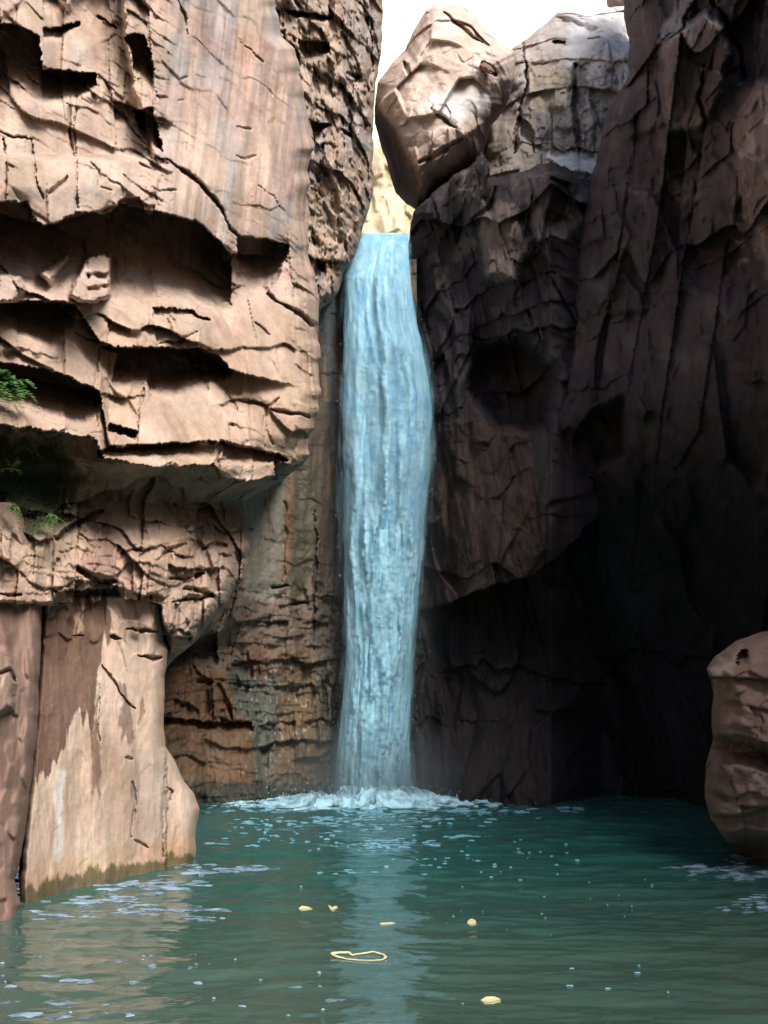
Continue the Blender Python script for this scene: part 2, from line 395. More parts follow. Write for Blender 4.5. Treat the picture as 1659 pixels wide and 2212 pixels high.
    D += hole(uw, vw, [(218, 748), (430, 752), (462, 764), (480, 776), (502, 802), (485, 826), (425, 838), (375, 866), (322, 872), (320, 838), (242, 838), (243, 802), (254, 763)], 1.4, .4)
    D += hole(uw, vw, [(235, 915), (297, 930), (291, 958), (235, 934)], .6, .25)
    D += notch(uw, vw, [(212, 970), (300, 963), (360, 960), (484, 951)], [(212, 986), (300, 984), (360, 984), (484, 966)], .5, .8)
    D += notch(uw, vw, [(482, 956), (540, 970), (600, 981), (622, 992)], [(482, 1000), (540, 1005), (592, 1002), (622, 1000)], .6, .8)
    D += hole(uw, vw, [(592, 992), (600, 998), (640, 1008), (668, 1012), (600, 1075), (592, 1030)], .8, .3)
    D += notch(uw, vw, [(-80, 915), (0, 917), (110, 930), (160, 940), (210, 948), (222, 988), (340, 1010), (462, 1003), (480, 1030), (526, 1042), (592, 1028), (700, 1015)], [(-80, 1190), (206, 1160), (700, 1200)], 1.1, .6)
    # joints
    for pts, w, d in [([(326, 340), (362, 345), (400, 372), (430, 396), (458, 425), (480, 455), (498, 496), (514, 508)], 7, .35), ([(385, 0), (400, 35), (408, 80)], 5, .18),
                      ([(213, 35), (235, 50), (252, 60)], 7, .25), ([(150, 210), (152, 300), (166, 350), (168, 450)], 6, .22), ([(165, 205), (160, 280), (168, 340)], 4, .15),
                      ([(0, 283), (28, 297), (68, 300), (72, 340), (80, 400), (92, 430)], 6, .22), ([(8, 300), (14, 360), (14, 430)], 5, .22), ([(105, 420), (140, 390), (146, 380)], 7, .16),
                      ([(190, 345), (215, 370), (218, 405), (245, 412)], 4, .1), ([(262, 240), (285, 280), (312, 312)], 5, .2), ([(330, 402), (345, 412), (380, 410)], 6, .12),
                      ([(520, 92), (545, 108), (568, 135)], 4, .12), ([(510, 273), (540, 280)], 4, .12), ([(512, 335), (530, 344), (550, 336)], 4, .1), ([(390, 172), (402, 168)], 3, .1), ([(385, 220), (396, 215)], 3, .1),
                      ([(560, 400), (590, 425), (605, 445)], 4, .12), ([(580, 634), (598, 650), (630, 668), (655, 684), (672, 706)], 9, .3), ([(552, 696), (570, 712), (582, 724)], 4, .15),
                      ([(517, 866), (560, 872), (582, 878), (600, 862)], 5, .2), ([(586, 886), (625, 892), (650, 894), (668, 902)], 7, .28), ([(500, 800), (490, 850), (512, 880), (500, 930)], 4, .12), ([(575, 880), (572, 920), (590, 960)], 5, .1),
                      ([(480, 965), (470, 990), (478, 1020)], 6, .2), ([(310, 840), (300, 900), (294, 960)], 5, .18), ([(216, 740), (206, 850), (212, 930)], 4, .16)]:
        D += crack(uc, vc, pts, w * .75, d * .8)
    # ledges low on the wall
    for pts, w, d in [([(125, 1166), (160, 1135), (222, 1106)], 12, .5), ([(168, 1228), (200, 1248), (248, 1256)], 12, .45), ([(262, 1198), (285, 1188), (308, 1186)], 6, .25), ([(340, 1208), (365, 1188), (400, 1176)], 8, .3),
                      ([(368, 1250), (400, 1250), (436, 1240)], 11, .45), ([(395, 1272), (430, 1276), (462, 1286)], 9, .35), ([(438, 1186), (460, 1178), (488, 1180)], 12, .4), ([(0, 1284), (45, 1286)], 5, .25), ([(480, 1090), (485, 1116)], 8, .3),
                      ([(515, 1142), (535, 1142)], 6, .3), ([(372, 1300), (415, 1290), (462, 1288)], 9, .3), ([(505, 1258), (530, 1256)], 6, .3), ([(400, 1140), (420, 1128)], 6, .2)]:
        D += crack(uc, vc, pts, w * .7, d * .8)
    D += notch(uw, vw, [(118, 1276), (180, 1274), (252, 1268), (262, 1292), (350, 1306)], [(118, 1420), (180, 1420), (252, 1420), (262, 1420), (350, 1420)], .6, .3) * 1.0
    D += notch(uw, vw, [(352, 1372), (420, 1378), (480, 1372)], [(352, 1430), (420, 1430), (480, 1420)], .8, .5)
    D += 2.2 * smooth(1296, 1330, vw - lerp(u, [(0, 0), (340, 10), (370, 80), (480, 110)])) * smooth(500, 430, u)
    c = flat(u, TAN)
    return Y + D, c
def paintL(u, v, W, c):
    us, vs = u + .12 * v, v
    n = fbm(us / 26, v / 420, 0, 44, 5)
    c = put(c, smooth(-.05, .35, n) * smooth(330, 390, u) * smooth(640, 470, v) * .85, (.37, .33, .32))      # grey run-off streaks
    c = put(c, blob(*wv(u, v, 20, 50), [(405, -300), (520, -300), (490, 130), (520, 330), (455, 330), (430, 200)], 30) * .7, (.40, .34, .33))
    c = put(c, blob(*wv(u, v, 20, 50), [(500, 60), (640, 120), (640, 420), (560, 480), (510, 300)], 30) * .5, (.56, .36, .28))
    c = put(c, smooth(.1, .5, fbm(u / 70, v / 50, 0, 46, 4)) * .6, PINK)
    c = put(c, smooth(.15, .5, fbm(u / 40, v / 60, 0, 47, 4)) * .45, GREY)
    c = put(c, smooth(630, 760, v) * smooth(1040, 980, v) * .4, (.55, .38, .26))
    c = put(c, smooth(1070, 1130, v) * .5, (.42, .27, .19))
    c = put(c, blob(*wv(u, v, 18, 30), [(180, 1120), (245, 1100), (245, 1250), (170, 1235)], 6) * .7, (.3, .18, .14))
    c = put(c, blob(*wv(u, v, 18, 30), [(240, 1110), (420, 1100), (410, 1190), (350, 1180), (250, 1150)], 12) * .6, (.56, .4, .29))
    # moss and damp on the low far left
    c = put(c, blob(*wv(u, v, 30, 25), [(-60, 930), (130, 960), (190, 1030), (150, 1120), (90, 1160), (-60, 1120)], 22) * .95, (.03, .04, .018))
    c = put(c, blob(*wv(u, v, 25, 20), [(60, 1120), (180, 1060), (200, 1110), (120, 1240), (70, 1200)], 18) * .5, (.10, .10, .05))
    # hollow, grainy bits
    g = noise(u / 3.0, v / 3.0, 0, 90) ; c = c * (1 + .05 * g)[..., None]
    return c
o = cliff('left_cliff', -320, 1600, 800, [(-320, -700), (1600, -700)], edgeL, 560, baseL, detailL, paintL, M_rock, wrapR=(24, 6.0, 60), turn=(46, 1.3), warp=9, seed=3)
tag(o, 'tan fluted rock cliff with dark shelf-like overhangs, left of the waterfall', 'cliff', kind='structure')

# ------------------------------------------------------------------ pitted cliff between it and the falls
edgeP = [(-320, 850), (-40, 834), (0, 829), (100, 822), (200, 807), (300, 808), (400, 805), (450, 797), (510, 780), (550, 765), (585, 745), (610, 738), (630, 728), (652, 712), (668, 694), (690, 690), (760, 690)]
def baseP(u, v): return lerp(u, [(500, 13.9), (640, 15.0), (740, 16.2), (840, 18.0)]) + lerp(v, [(0, 0), (700, .3)])
def detailP(u, v, Y, W):
    uw, vw = wv(u, v, 6, 20, 160)
    X, Z = W[..., 0] + W[..., 1] * .6, W[..., 2]
    D = .35 * fbm(X * .7, Z * .6, 0, 101, 4)
    h1, j1 = facets(X * 1.6, Z * 1.3 + .3 * fbm(X, Z, 0, 102), 103, .9); h2, j2 = facets(X * 4.2, Z * 4.2 + .4 * fbm(X * 2, Z * 2, 0, 104), 105, .9); h3, j3 = facets(X * 10, Z * 11, 107, .9)
    b1, k1 = blocks(X * 1.5, Z * .8, 151, .8); b2, k2 = blocks(X * 4, Z * 2.6, 152, .8)
    D += .3 * h1 + .16 * h2 + .06 * h3 + .28 * b1 + .06 * b2 + .02 * k1
    pit = smooth(.28, .62, fbm(X * 3.4, Z * 2.6, 0, 109, 4, .6)); D += .30 * pit
    D += .05 * fbm(X * 9, Z * 9, 0, 110, 4, .6)
    D += hole(uw, vw, [(615, 20), (680, 28), (718, 35), (716, 45), (680, 48), (620, 34)], .8, .3) + hole(uw, vw, [(640, 85), (712, 90), (714, 120), (655, 145), (646, 120)], .8, .4)
    D += hole(uw, vw, [(668, 258), (715, 270), (690, 298), (676, 320)], .7, .4) + crack(uw, vw, [(800, 60), (806, 130), (796, 200)], 6, .4) + crack(uw, vw, [(752, 156), (772, 168), (770, 176)], 6, .3)
    D += hole(uw, vw, [(735, 276), (760, 290), (762, 306), (748, 300)], .5, .3) + hole(uw, vw, [(684, 560), (705, 566), (706, 590), (688, 592)], .5, .3)
    return Y + D, flat(u, (.43, .33, .26))
def paintP(u, v, W, c):
    c = put(c, smooth(0, .4, fbm(u / 30, v / 90, 0, 120, 4)) * .7, (.38, .33, .33))
    c = put(c, smooth(.1, .5, fbm(u / 30, v / 40, 0, 121, 4)) * .6, (.5, .34, .25))
    return c
o = cliff('left_cliff', -320, 770, 420, [(-320, 480), (770, 480)], edgeP, 170, baseP, detailP, paintP, M_rock, wrapR=(20, 5, 30), turn=(34, 1.2), warp=9, seed=12)
tag(o, 'rough pitted brown cliff rising just left of the waterfall top', 'cliff', kind='structure')

# ------------------------------------------------------------------ stained wall behind the falls, on their left
def baseS(u, v):
    y = lerp(u, [(250, 16.0), (360, 17.0), (560, 18.1), (680, 18.8), (745, 19.5), (900, 20.0)])
    y = y - lerp(u, [(380, 1.8), (460, 1.3), (550, .3), (640, 0)]) * smooth(1430, 1250, v)
    return y + lerp(v, [(560, -.2), (1400, 0), (1715, -.25)])
def detailS(u, v, Y, W):
    uw, vw = wv(u, v, 6, 20, 260)
    X, Z = W[..., 0] + W[..., 1] * .7, W[..., 2]
    ragged = smooth(1240, 1300, v); left = smooth(545, 520, u)
    k = np.clip(ragged + left * .8, .12, 1) * (1 - .55 * blob(u, v, [(350, 1560), (560, 1560), (560, 1720), (350, 1720)], 10))
    D = .35 * fbm(X * .6, Z * .4, 0, 201, 4)
    h1, j1 = facets(X * 1.5, Z * 1.7, 203, .9); h2, j2 = facets(X * 4, Z * 4.6, 205, .9); h3, j3 = facets(X * 10, Z * 12, 207, .9)
    b1, k1 = blocks(X * 1.4, Z * 1.0, 251, .7); b2, k2 = blocks(X * 3.6, Z * 3.2, 252, .8)
    D += (.10 * h1 + .05 * h2 + .03 * h3 + .20 * b1 + .05 * b2 + .01 * k1 + .12 * facets(X * 2.2, Z * 1.6, 255, 1.1, 30)[0]) * k + .05 * fbm(X * 3, Z * .7, 0, 208, 4) + .02 * fbm(X * 12, Z * 10, 0, 209, 4)
    D += .12 * fbm(X * 2.4, Z * .25, 0, 210, 3) * smooth(620, 680, u)
    D -= .05 * fbm((u + 5 * fbm(u / 20, v / 40)) / 9, v / 260, 0, 213, 4) * smooth(1380, 1440, v)
    D += notch(uw, vw, [(330, 1548), (420, 1556), (545, 1560)], [(330, 1576), (420, 1582), (545, 1578)], .45, .7)
    D += notch(uw, vw, [(340, 1372), (400, 1378), (470, 1366)], [(340, 1450), (400, 1460), (470, 1430)], .8, .5)
    D += crack(uw, vw, [(470, 1480), (490, 1520), (505, 1560)], 6, .25) + crack(uw, vw, [(425, 1471), (462, 1472)], 4, .2) + crack(uw, vw, [(590, 1268), (625, 1264)], 7, .3) + crack(uw, vw, [(620, 1306), (660, 1304)], 7, .3)
    D += crack(uw, vw, [(530, 1144), (545, 1144)], 5, .2) + crack(uw, vw, [(617, 1085), (612, 1260)], 5, .1) + crack(uw, vw, [(680, 1100), (684, 1160), (676, 1400)], 6, .2)
    D += .15 * smooth(552, 566, u + .12 * (v - 1600) * -1) * smooth(1440, 1480, v)
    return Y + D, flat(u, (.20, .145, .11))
def paintS(u, v, W, c):
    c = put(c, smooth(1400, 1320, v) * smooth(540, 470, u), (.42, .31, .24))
    pu, pv = wv(u, v, 6, 25, 270)
    c = put(c, blob(pu, pv, [(525, 1000), (622, 1000), (618, 1250), (590, 1300), (530, 1290)], 6) * .92, (.36, .325, .26))       # pale smooth slab
    c = put(c, blob(pu, pv, [(578, 1040), (586, 1040), (588, 1150), (580, 1155)], 3) * .7, (.4, .25, .12))
    c = put(c, blob(pu, pv, [(620, 1000), (640, 1000), (632, 1180), (618, 1250), (606, 1260), (612, 1200)], 5) * .8, (.30, .155, .08))   # orange run
    c = put(c, blob(pu, pv, [(638, 1000), (690, 1000), (684, 1200), (660, 1290), (622, 1270), (630, 1200)], 10) * .85, (.13, .125, .075))  # algae
    c = put(c, smooth(672, 692, pu) * .85, (.17, .14, .11))
    c = put(c, blob(pu, pv, [(690, 600), (735, 600), (735, 1000), (715, 1000), (700, 800)], 6) * .8, (.12, .15, .17))
    c = put(c, smooth(.25, .4, fbm(u / 9, v / 160, 0, 271, 4)) * smooth(680, 700, u) * smooth(1100, 1000, v) * .8, (.35, .2, .1))
    c = put(c, blob(pu, pv, [(345, 1440), (500, 1450), (560, 1600), (560, 1720), (340, 1720)], 12) * .9, (.21, .115, .06))   # ochre
    c = put(c, blob(pu, pv, [(495, 1450), (540, 1440), (600, 1460), (600, 1600), (570, 1720), (552, 1720), (545, 1560), (505, 1540)], 10) * .85, (.12, .135, .11))
    c = put(c, blob(pu, pv, [(540, 1380), (590, 1390), (575, 1480), (535, 1460)], 8) * .6, (.25, .12, .08))
    c = put(c, blob(pu, pv, [(600, 1400), (680, 1400), (690, 1720), (600, 1720)], 16) * .8, (.19, .12, .06))
    c = put(c, smooth(.2, .42, fbm(u / 14, v / 70, 0, 272, 4)) * smooth(560, 640, u) * smooth(1300, 1400, v) * .7, (.07, .085, .07))
    c = put(c, smooth(.42, .5, fbm(u / 5, v / 12, 0, 273, 4)) * smooth(480, 560, u) * smooth(1400, 1450, v) * .8, (.42, .42, .38))
    c = put(c, smooth(1680, 1700, v + 6 * fbm(u / 12, 0, 0, 5)) * .85, (.05, .055, .045))
    return c
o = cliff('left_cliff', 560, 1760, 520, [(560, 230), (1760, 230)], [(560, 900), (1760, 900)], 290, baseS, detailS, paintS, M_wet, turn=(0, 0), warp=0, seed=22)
tag(o, 'ochre and green stained wet rock wall beside the foot of the waterfall', 'cliff', kind='structure')

# ------------------------------------------------------------------ big smooth block standing in the pool, lower left
edgeB = [(1240, 330), (1300, 345), (1384, 352), (1404, 362), (1464, 356), (1560, 354), (1614, 358), (1640, 376), (1686, 398), (1715, 420), (1746, 430), (1790, 424), (1866, 421), (1920, 421)]
edgeBL = [(1240, 100), (1300, 92), (1500, 78), (1700, 62), (1860, 46), (1960, 42)]
def baseB(u, v):
    return lerp(u, [(20, 8.95), (60, 9.2), (200, 10.0), (330, 10.6), (430, 11.25)]) + lerp(v, [(1240, .55), (1500, .25), (1900, 0)])
def detailB(u, v, Y, W):
    uw, vw = wv(u, v, 5, 20, 360)
    X, Z = W[..., 0] + W[..., 1] * .9, W[..., 2]
    D = .1 * fbm(X * 1.5, Z * .6, 0, 301, 4) + .028 * fbm(X * 5, Z * 1.6, 0, 302, 4) + .010 * fbm(X * 18, Z * 12, 0, 303, 4)
    h1, _ = facets(X * 1.8, Z * .9, 304, .9); h2, j2 = facets(X * 5, Z * 6, 305, .9)
    top = smooth(1440, 1340, v)
    D += .10 * h1 * (.5 + top) + .11 * h2 * (.08 + top)
    D += .22 * smooth(355, 362, uw) * smooth(1600, 1640, v)         # corner column
    D += crack(uw, vw, [(220, 1440), (240, 1460), (262, 1500), (290, 1530)], 5, .1) + crack(uw, vw, [(356, 1680), (352, 1850)], 5, .08) + crack(uw, vw, [(270, 1636), (285, 1640)], 4, .06)
    D += crack(uw, vw, [(215, 1480), (210, 1560), (216, 1600)], 4, .06) + crack(uw, vw, [(300, 1415), (330, 1425), (350, 1420)], 5, .2) + crack(uw, vw, [(270, 1358), (340, 1364)], 6, .2) + crack(uw, vw, [(240, 1374), (262, 1378)], 7, .2)
    D += crack(uw, vw, [(155, 1371), (180, 1372)], 3, .08) + crack(uw, vw, [(358, 1700), (372, 1710), (366, 1730)], 8, .12) + crack(uw, vw, [(285, 1690), (292, 1730), (284, 1810)], 6, .07) + crack(uw, vw, [(290, 1815), (320, 1830)], 8, .06)
    D += .35 * smooth(1292, 1280, v)
    return Y + D, flat(u, (.52, .385, .295))
def paintB(u, v, W, c):
    pu, pv = wv(u, v, 9, 22, 370)
    pu = pu + 3 * noise(u / 6, v / 40, 0, 371); pv = pv + 34 * noise(u / 9, 0, 0, 372) + 12 * noise(u / 3.5, 0, 0, 373)
    varn = (.17, .098, .07)
    c = put(c, smooth(0, .5, fbm(u / 14, v / 160, 0, 375, 4)) * .5, (.50, .31, .24))
    c = put(c, blob(pu, pv, [(85, 1290), (240, 1290), (232, 1380), (212, 1430), (208, 1500), (200, 1570), (186, 1570), (176, 1530), (160, 1570), (140, 1620), (110, 1640), (85, 1640), (70, 1680)], 3) * 1.0, varn)
    c = put(c, blob(pu, pv, [(196, 1560), (214, 1570), (218, 1650), (216, 1720), (206, 1700), (200, 1660)], 3) * .8, varn)
    c = put(c, blob(pu, pv, [(258, 1500), (280, 1530), (290, 1570), (280, 1620), (262, 1640), (256, 1590), (262, 1550)], 3) * .8, varn)
    c = put(c, blob(pu, pv, [(298, 1520), (308, 1525), (304, 1570), (298, 1560)], 2) * .7, varn)
    c = put(c, blob(pu, v + 10 * noise(u / 8, 0, 0, 9), [(160, 1325), (182, 1330), (180, 1370), (160, 1370)], 4) * .8, (.55, .38, .25))
    c = put(c, blob(pu, v, [(120, 1660), (138, 1665), (134, 1740), (136, 1800), (128, 1862), (114, 1860), (122, 1800), (116, 1730)], 5) * .85, (.60, .56, .53))
    c = put(c, blob(pu, v, [(184, 1820), (188, 1822), (190, 1862), (184, 1860)], 2) * .6, (.65, .6, .52))
    c = put(c, blob(pu, v, [(285, 1640), (350, 1600), (352, 1880), (290, 1860)], 20) * .5, (.37, .30, .27))
    c = put(c, blob(pu, v, [(40, 1740), (70, 1740), (66, 1930), (40, 1930)], 10) * .5, (.34, .28, .25))
    wl_ = W[..., 2]
    c = put(c, smooth(.34, .24, wl_ + .06 * fbm(u / 25, 0, 0, 8)) * .5, (.50, .31, .18))
    c = put(c, smooth(.135, .09, wl_ + .11 * fbm(u / 16, v / 60, 0, 7, 5, .65)) * .95, (.13, .105, .05))       # damp algae band at the waterline
    return c
o = cliff('rock_block', 1240, 1975, 420, edgeBL, edgeB, 260, baseB, detailB, paintB, M_rock, wrapR=(24, 3.5, 40), wrapL=(14, 1.6, -6), turn=(20, .5), turnL=(16, .5), warp=3, seed=33, wrapT=1.5)
tag(o, 'smooth tan rock block with brown varnish stains and one white streak, standing in the pool', 'rock')

# ------------------------------------------------------------------ reddish pillar at the very edge of the frame
def baseE(u, v): return lerp(u, [(-500, 6.0), (0, 8.35), (60, 8.75), (110, 9.3)]) + lerp(v, [(1080, .9), (1300, .45), (1500, .15), (1960, 0)])
def detailE(u, v, Y, W):
    uw, vw = wv(u, v, 5, 20, 460)
    X, Z = W[..., 0] + W[..., 1] * .9, W[..., 2]
    D = .12 * fbm(X * 1.6, Z * .5, 0, 401, 4) + .02 * fbm(X * 9, Z * 5, 0, 402, 4)
    h1, _ = facets(X * 2, Z * 1.2, 404, .9); h2, _ = facets(X * 6, Z * 6, 405, .9)
    D += .14 * h1 + .05 * h2 + crack(uw, vw, [(0, 1284), (48, 1286)], 6, .3) + crack(uw, vw, [(0, 1455), (22, 1450), (30, 1470)], 5, .2)
    D -= .25 * blob(uw, vw, [(-60, 1390), (12, 1400), (30, 1450), (26, 1530), (-60, 1560)], 8)
    return Y + D, flat(u, (.29, .18, .14))
def paintE(u, v, W, c):
    c = put(c, smooth(0, .5, fbm(u / 16, v / 130, 0, 470, 4)) * .6, (.27, .16, .12))
    c = put(c, smooth(1300, 1200, v) * .5, (.38, .26, .2))
    c = put(c, blob(u, v, [(-60, 1390), (12, 1400), (30, 1450), (26, 1530), (-60, 1560)], 8) * .6, (.46, .32, .25))
    c = put(c, smooth(.2, .45, fbm(u / 16, v / 30, 0, 471, 4)) * smooth(1320, 1200, v) * .8, (.07, .08, .035))
    return c
o = cliff('rock_pillar', 1085, 1990, 340, [(1085, -520), (1990, -520)], [(1085, 40), (1200, 84), (1290, 92), (1400, 88), (1560, 82), (1700, 66), (1850, 46), (1880, 40), (1900, 32), (1955, 44), (1990, 40)], 200, baseE, detailE, paintE, M_rock, wrapR=(16, 2, 24), turn=(22, .5), warp=4, seed=41, wrapT=1.5)
tag(o, 'reddish brown rock pillar beyond the crack at the left edge of the picture', 'rock')

# ------------------------------------------------------------------ chockstone wedged over the fall
chock = [(908, 43), (919, 22), (940, 12), (1000, 11), (1027, 32), (1043, 60), (1081, 92), (1112, 112), (1112, 170), (1095, 230), (1062, 270), (1050, 310), (1038, 352), (1010, 385), (967, 404), (925, 432), (898, 452), (876, 438), (854, 416), (837, 357), (821, 308), (808, 260), (811, 211), (816, 178), (843, 141), (875, 108), (891, 70)]
def detailC(u, v, Y, W):
    uw, vw = wv(u, v, 5, 20, 560)
    X, Z = W[..., 0], W[..., 2]
    D = .25 * fbm(X * .9, Z * .9, 0, 501, 4)
    # big planes: the lower left face turns under, the lower right face turns away
    ridge = lerp(v, [(180, 812), (240, 830), (280, 862), (346, 892), (378, 908), (452, 920)])
    D += np.clip(ridge - uw, 0, 60) / 60 * 2.2 * smooth(190, 260, v)
    s = (uw - 1045) * .62 + (vw - 262) * .9
    D += np.clip(s, 0, 160) / 150 * 2.6 * smooth(930, 1000, uw + .2 * (v - 260))
    h1, j1 = facets(X * 1.1, Z * 1.1, 503, 1.2, 40); h2, j2 = facets(X * 3.2, Z * 3.2, 505, 1.1, 40); h3, _ = facets(X * 8, Z * 8, 506, .9)
    low = smooth(200, 320, v)
    D += .35 * h1 + .10 * h2 * (.35 + low) + .03 * h3 * (.3 + low) + .03 * fbm(X * 7, Z * 7, 0, 507, 4)
    D += crack(uw, vw, [(962, 28), (985, 50), (1018, 78), (1042, 92)], 5, .35) + hole(uw, vw, [(868, 130), (882, 136), (890, 158), (882, 166), (872, 150)], .4, .3)
    D += crack(uw, vw, [(930, 235), (960, 262), (985, 276)], 4, .2) + crack(uw, vw, [(905, 350), (950, 330), (1000, 300)], 6, .25) + crack(uw, vw, [(1043, 140), (1056, 152), (1068, 160)], 9, .4)
    return Y + D, flat(u, (.72, .57, .49))
def paintC(u, v, W, c):
    c = put(c, smooth(0, .4, fbm(u / 40, v / 50, 0, 571, 4)) * .5, (.62, .47, .38))
    c = put(c, blob(*wv(u, v, 14, 20, 572), [(925, 215), (975, 195), (1060, 205), (1052, 235), (1000, 262), (975, 276), (935, 240)], 12) * .8, (.8, .78, .76))
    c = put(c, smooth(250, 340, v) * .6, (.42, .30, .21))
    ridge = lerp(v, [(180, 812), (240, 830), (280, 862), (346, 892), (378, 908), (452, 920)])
    c = put(c, smooth(0, 14, ridge - u + 4 * fbm(u / 10, v / 10, 0, 4)) * smooth(190, 230, v) * .8, (.20, .12, .10))  # shade of the face turned down and left, painted in
    c = put(c, blob(u, v, [(1055, 230), (1120, 150), (1120, 300), (1000, 420), (930, 430), (990, 350)], 20) * .6, (.2, .16, .15))  # shadowed lower right side, darkened in the colour
    return c
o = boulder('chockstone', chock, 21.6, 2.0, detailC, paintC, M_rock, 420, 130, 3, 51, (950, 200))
tag(o, 'huge pale boulder wedged in the gap above the waterfall', 'boulder')
pb = boulder('pebble', [(1036, 140), (1046, 134), (1060, 142), (1070, 156), (1062, 162), (1046, 156)], 19.9, .14, lambda u, v, Y, W: (Y + .03 * fbm(u / 5, v / 5, 0, 5), flat(u, (.25, .16, .12))), lambda u, v, W, c: c, M_rock, 60, 16, .6, 52)
tag(pb, 'small brown stone stuck to the right side of the wedged boulder', 'stone')

# ------------------------------------------------------------------ pale rock tower right of the chockstone
tower = [(1062, 220), (1068, 180), (1086, 146), (1108, 104), (1140, 82), (1173, 54), (1205, 28), (1232, 22), (1276, 24), (1313, 16), (1380, 12), (1440, 60), (1460, 300), (1440, 560), (1240, 600), (1060, 600), (960, 560), (955, 450), (1000, 380), (1036, 310), (1040, 270)]
def detailT(u, v, Y, W):
    uw, vw = wv(u, v, 6, 18, 660)
    X, Z = W[..., 0], W[..., 2]
    D = .35 * fbm(X * .7, Z * .5, 0, 601, 4)
    h1, j1 = facets(X * 1.1, Z * .7, 603, .9); h2, j2 = facets(X * 3, Z * 2, 605, .9); h3, _ = facets(X * 8, Z * 6, 606, .9)
    b1, k1 = blocks(X * .8, Z * .45, 651, .6); D += .35 * h1 + .1 * h2 + .04 * h3 + .2 * b1 + .015 * k1 + .04 * fbm(X * 6, Z * 4, 0, 607, 4)
    D += crack(uw, vw, [(1130, 90), (1140, 180), (1120, 250), (1110, 330)], 7, .5) + crack(uw, vw, [(1246, 140), (1240, 200), (1246, 270), (1250, 330)], 8, .4)
    D += hole(uw, vw, [(1194, 88), (1222, 88), (1222, 100), (1196, 102)], .4, .3) + crack(uw, vw, [(1272, 84), (1300, 84)], 4, .2) + hole(uw, vw, [(1118, 250), (1150, 270), (1154, 330), (1128, 320)], .5, .2)
    D += 1.3 * smooth(362, 372, vw - lerp(u, [(1100, 20), (1160, 0), (1220, -6), (1240, 12), (1300, 10)])) * smooth(1090, 1110, uw)     # dark recess under the shelf
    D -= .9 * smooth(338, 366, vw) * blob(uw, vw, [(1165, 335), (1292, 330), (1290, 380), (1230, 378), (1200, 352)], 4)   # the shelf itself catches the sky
    return Y + D, flat(u, (.62, .54, .49))
def paintT(u, v, W, c):
    pu, pv = wv(u, v, 14, 18, 670)
    c = put(c, smooth(1210, 1240, pu) * smooth(250, 150, pv) * .8, (.80, .77, .77))
    c = put(c, blob(pu, pv, [(1145, 140), (1215, 150), (1225, 180), (1205, 240), (1150, 250)], 10) * .7, (.52, .43, .30))
    c = put(c, blob(pu, pv, [(1155, 240), (1255, 230), (1265, 330), (1160, 330)], 8) * .75, (.27, .25, .25))
    c = put(c, blob(pu, pv, [(1225, 150), (1262, 130), (1262, 240), (1232, 230)], 5) * .8, (.13, .12, .13))
    c = put(c, blob(pu, pv, [(1262, 180), (1320, 180), (1300, 290), (1268, 285)], 6) * .8, (.8, .8, .8))
    c = put(c, smooth(.1, .3, fbm(pu / 9, pv / 30, 0, 671, 5, .6)) * smooth(1225, 1250, u) * smooth(110, 140, v) * .75, (.13, .11, .11))
    c = put(c, blob(pu, pv, [(1170, 333), (1292, 328), (1292, 376), (1232, 378), (1195, 350)], 4), (.82, .84, .86))  # sky light on the shelf, painted into the stone
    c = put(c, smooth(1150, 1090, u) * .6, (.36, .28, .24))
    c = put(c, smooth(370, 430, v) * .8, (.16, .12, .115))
    return c
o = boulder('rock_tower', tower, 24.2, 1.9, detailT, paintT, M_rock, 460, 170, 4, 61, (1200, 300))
tag(o, 'pale streaked rock tower between the wedged boulder and the dark cliff', 'rock')
sp = boulder('rock_spire', [(1306, -60), (1350, -90), (1420, -60), (1420, 60), (1372, 60), (1330, 30), (1312, 12)], 27.5, 1.0, lambda u, v, Y, W: (Y + .3 * fbm(W[..., 0], W[..., 2], 0, 77), flat(u, (.6, .42, .34))), lambda u, v, W, c: c, M_rock, 120, 40, 3, 71)
tag(sp, 'sliver of pink rock above the pale tower at the top of the picture', 'rock')

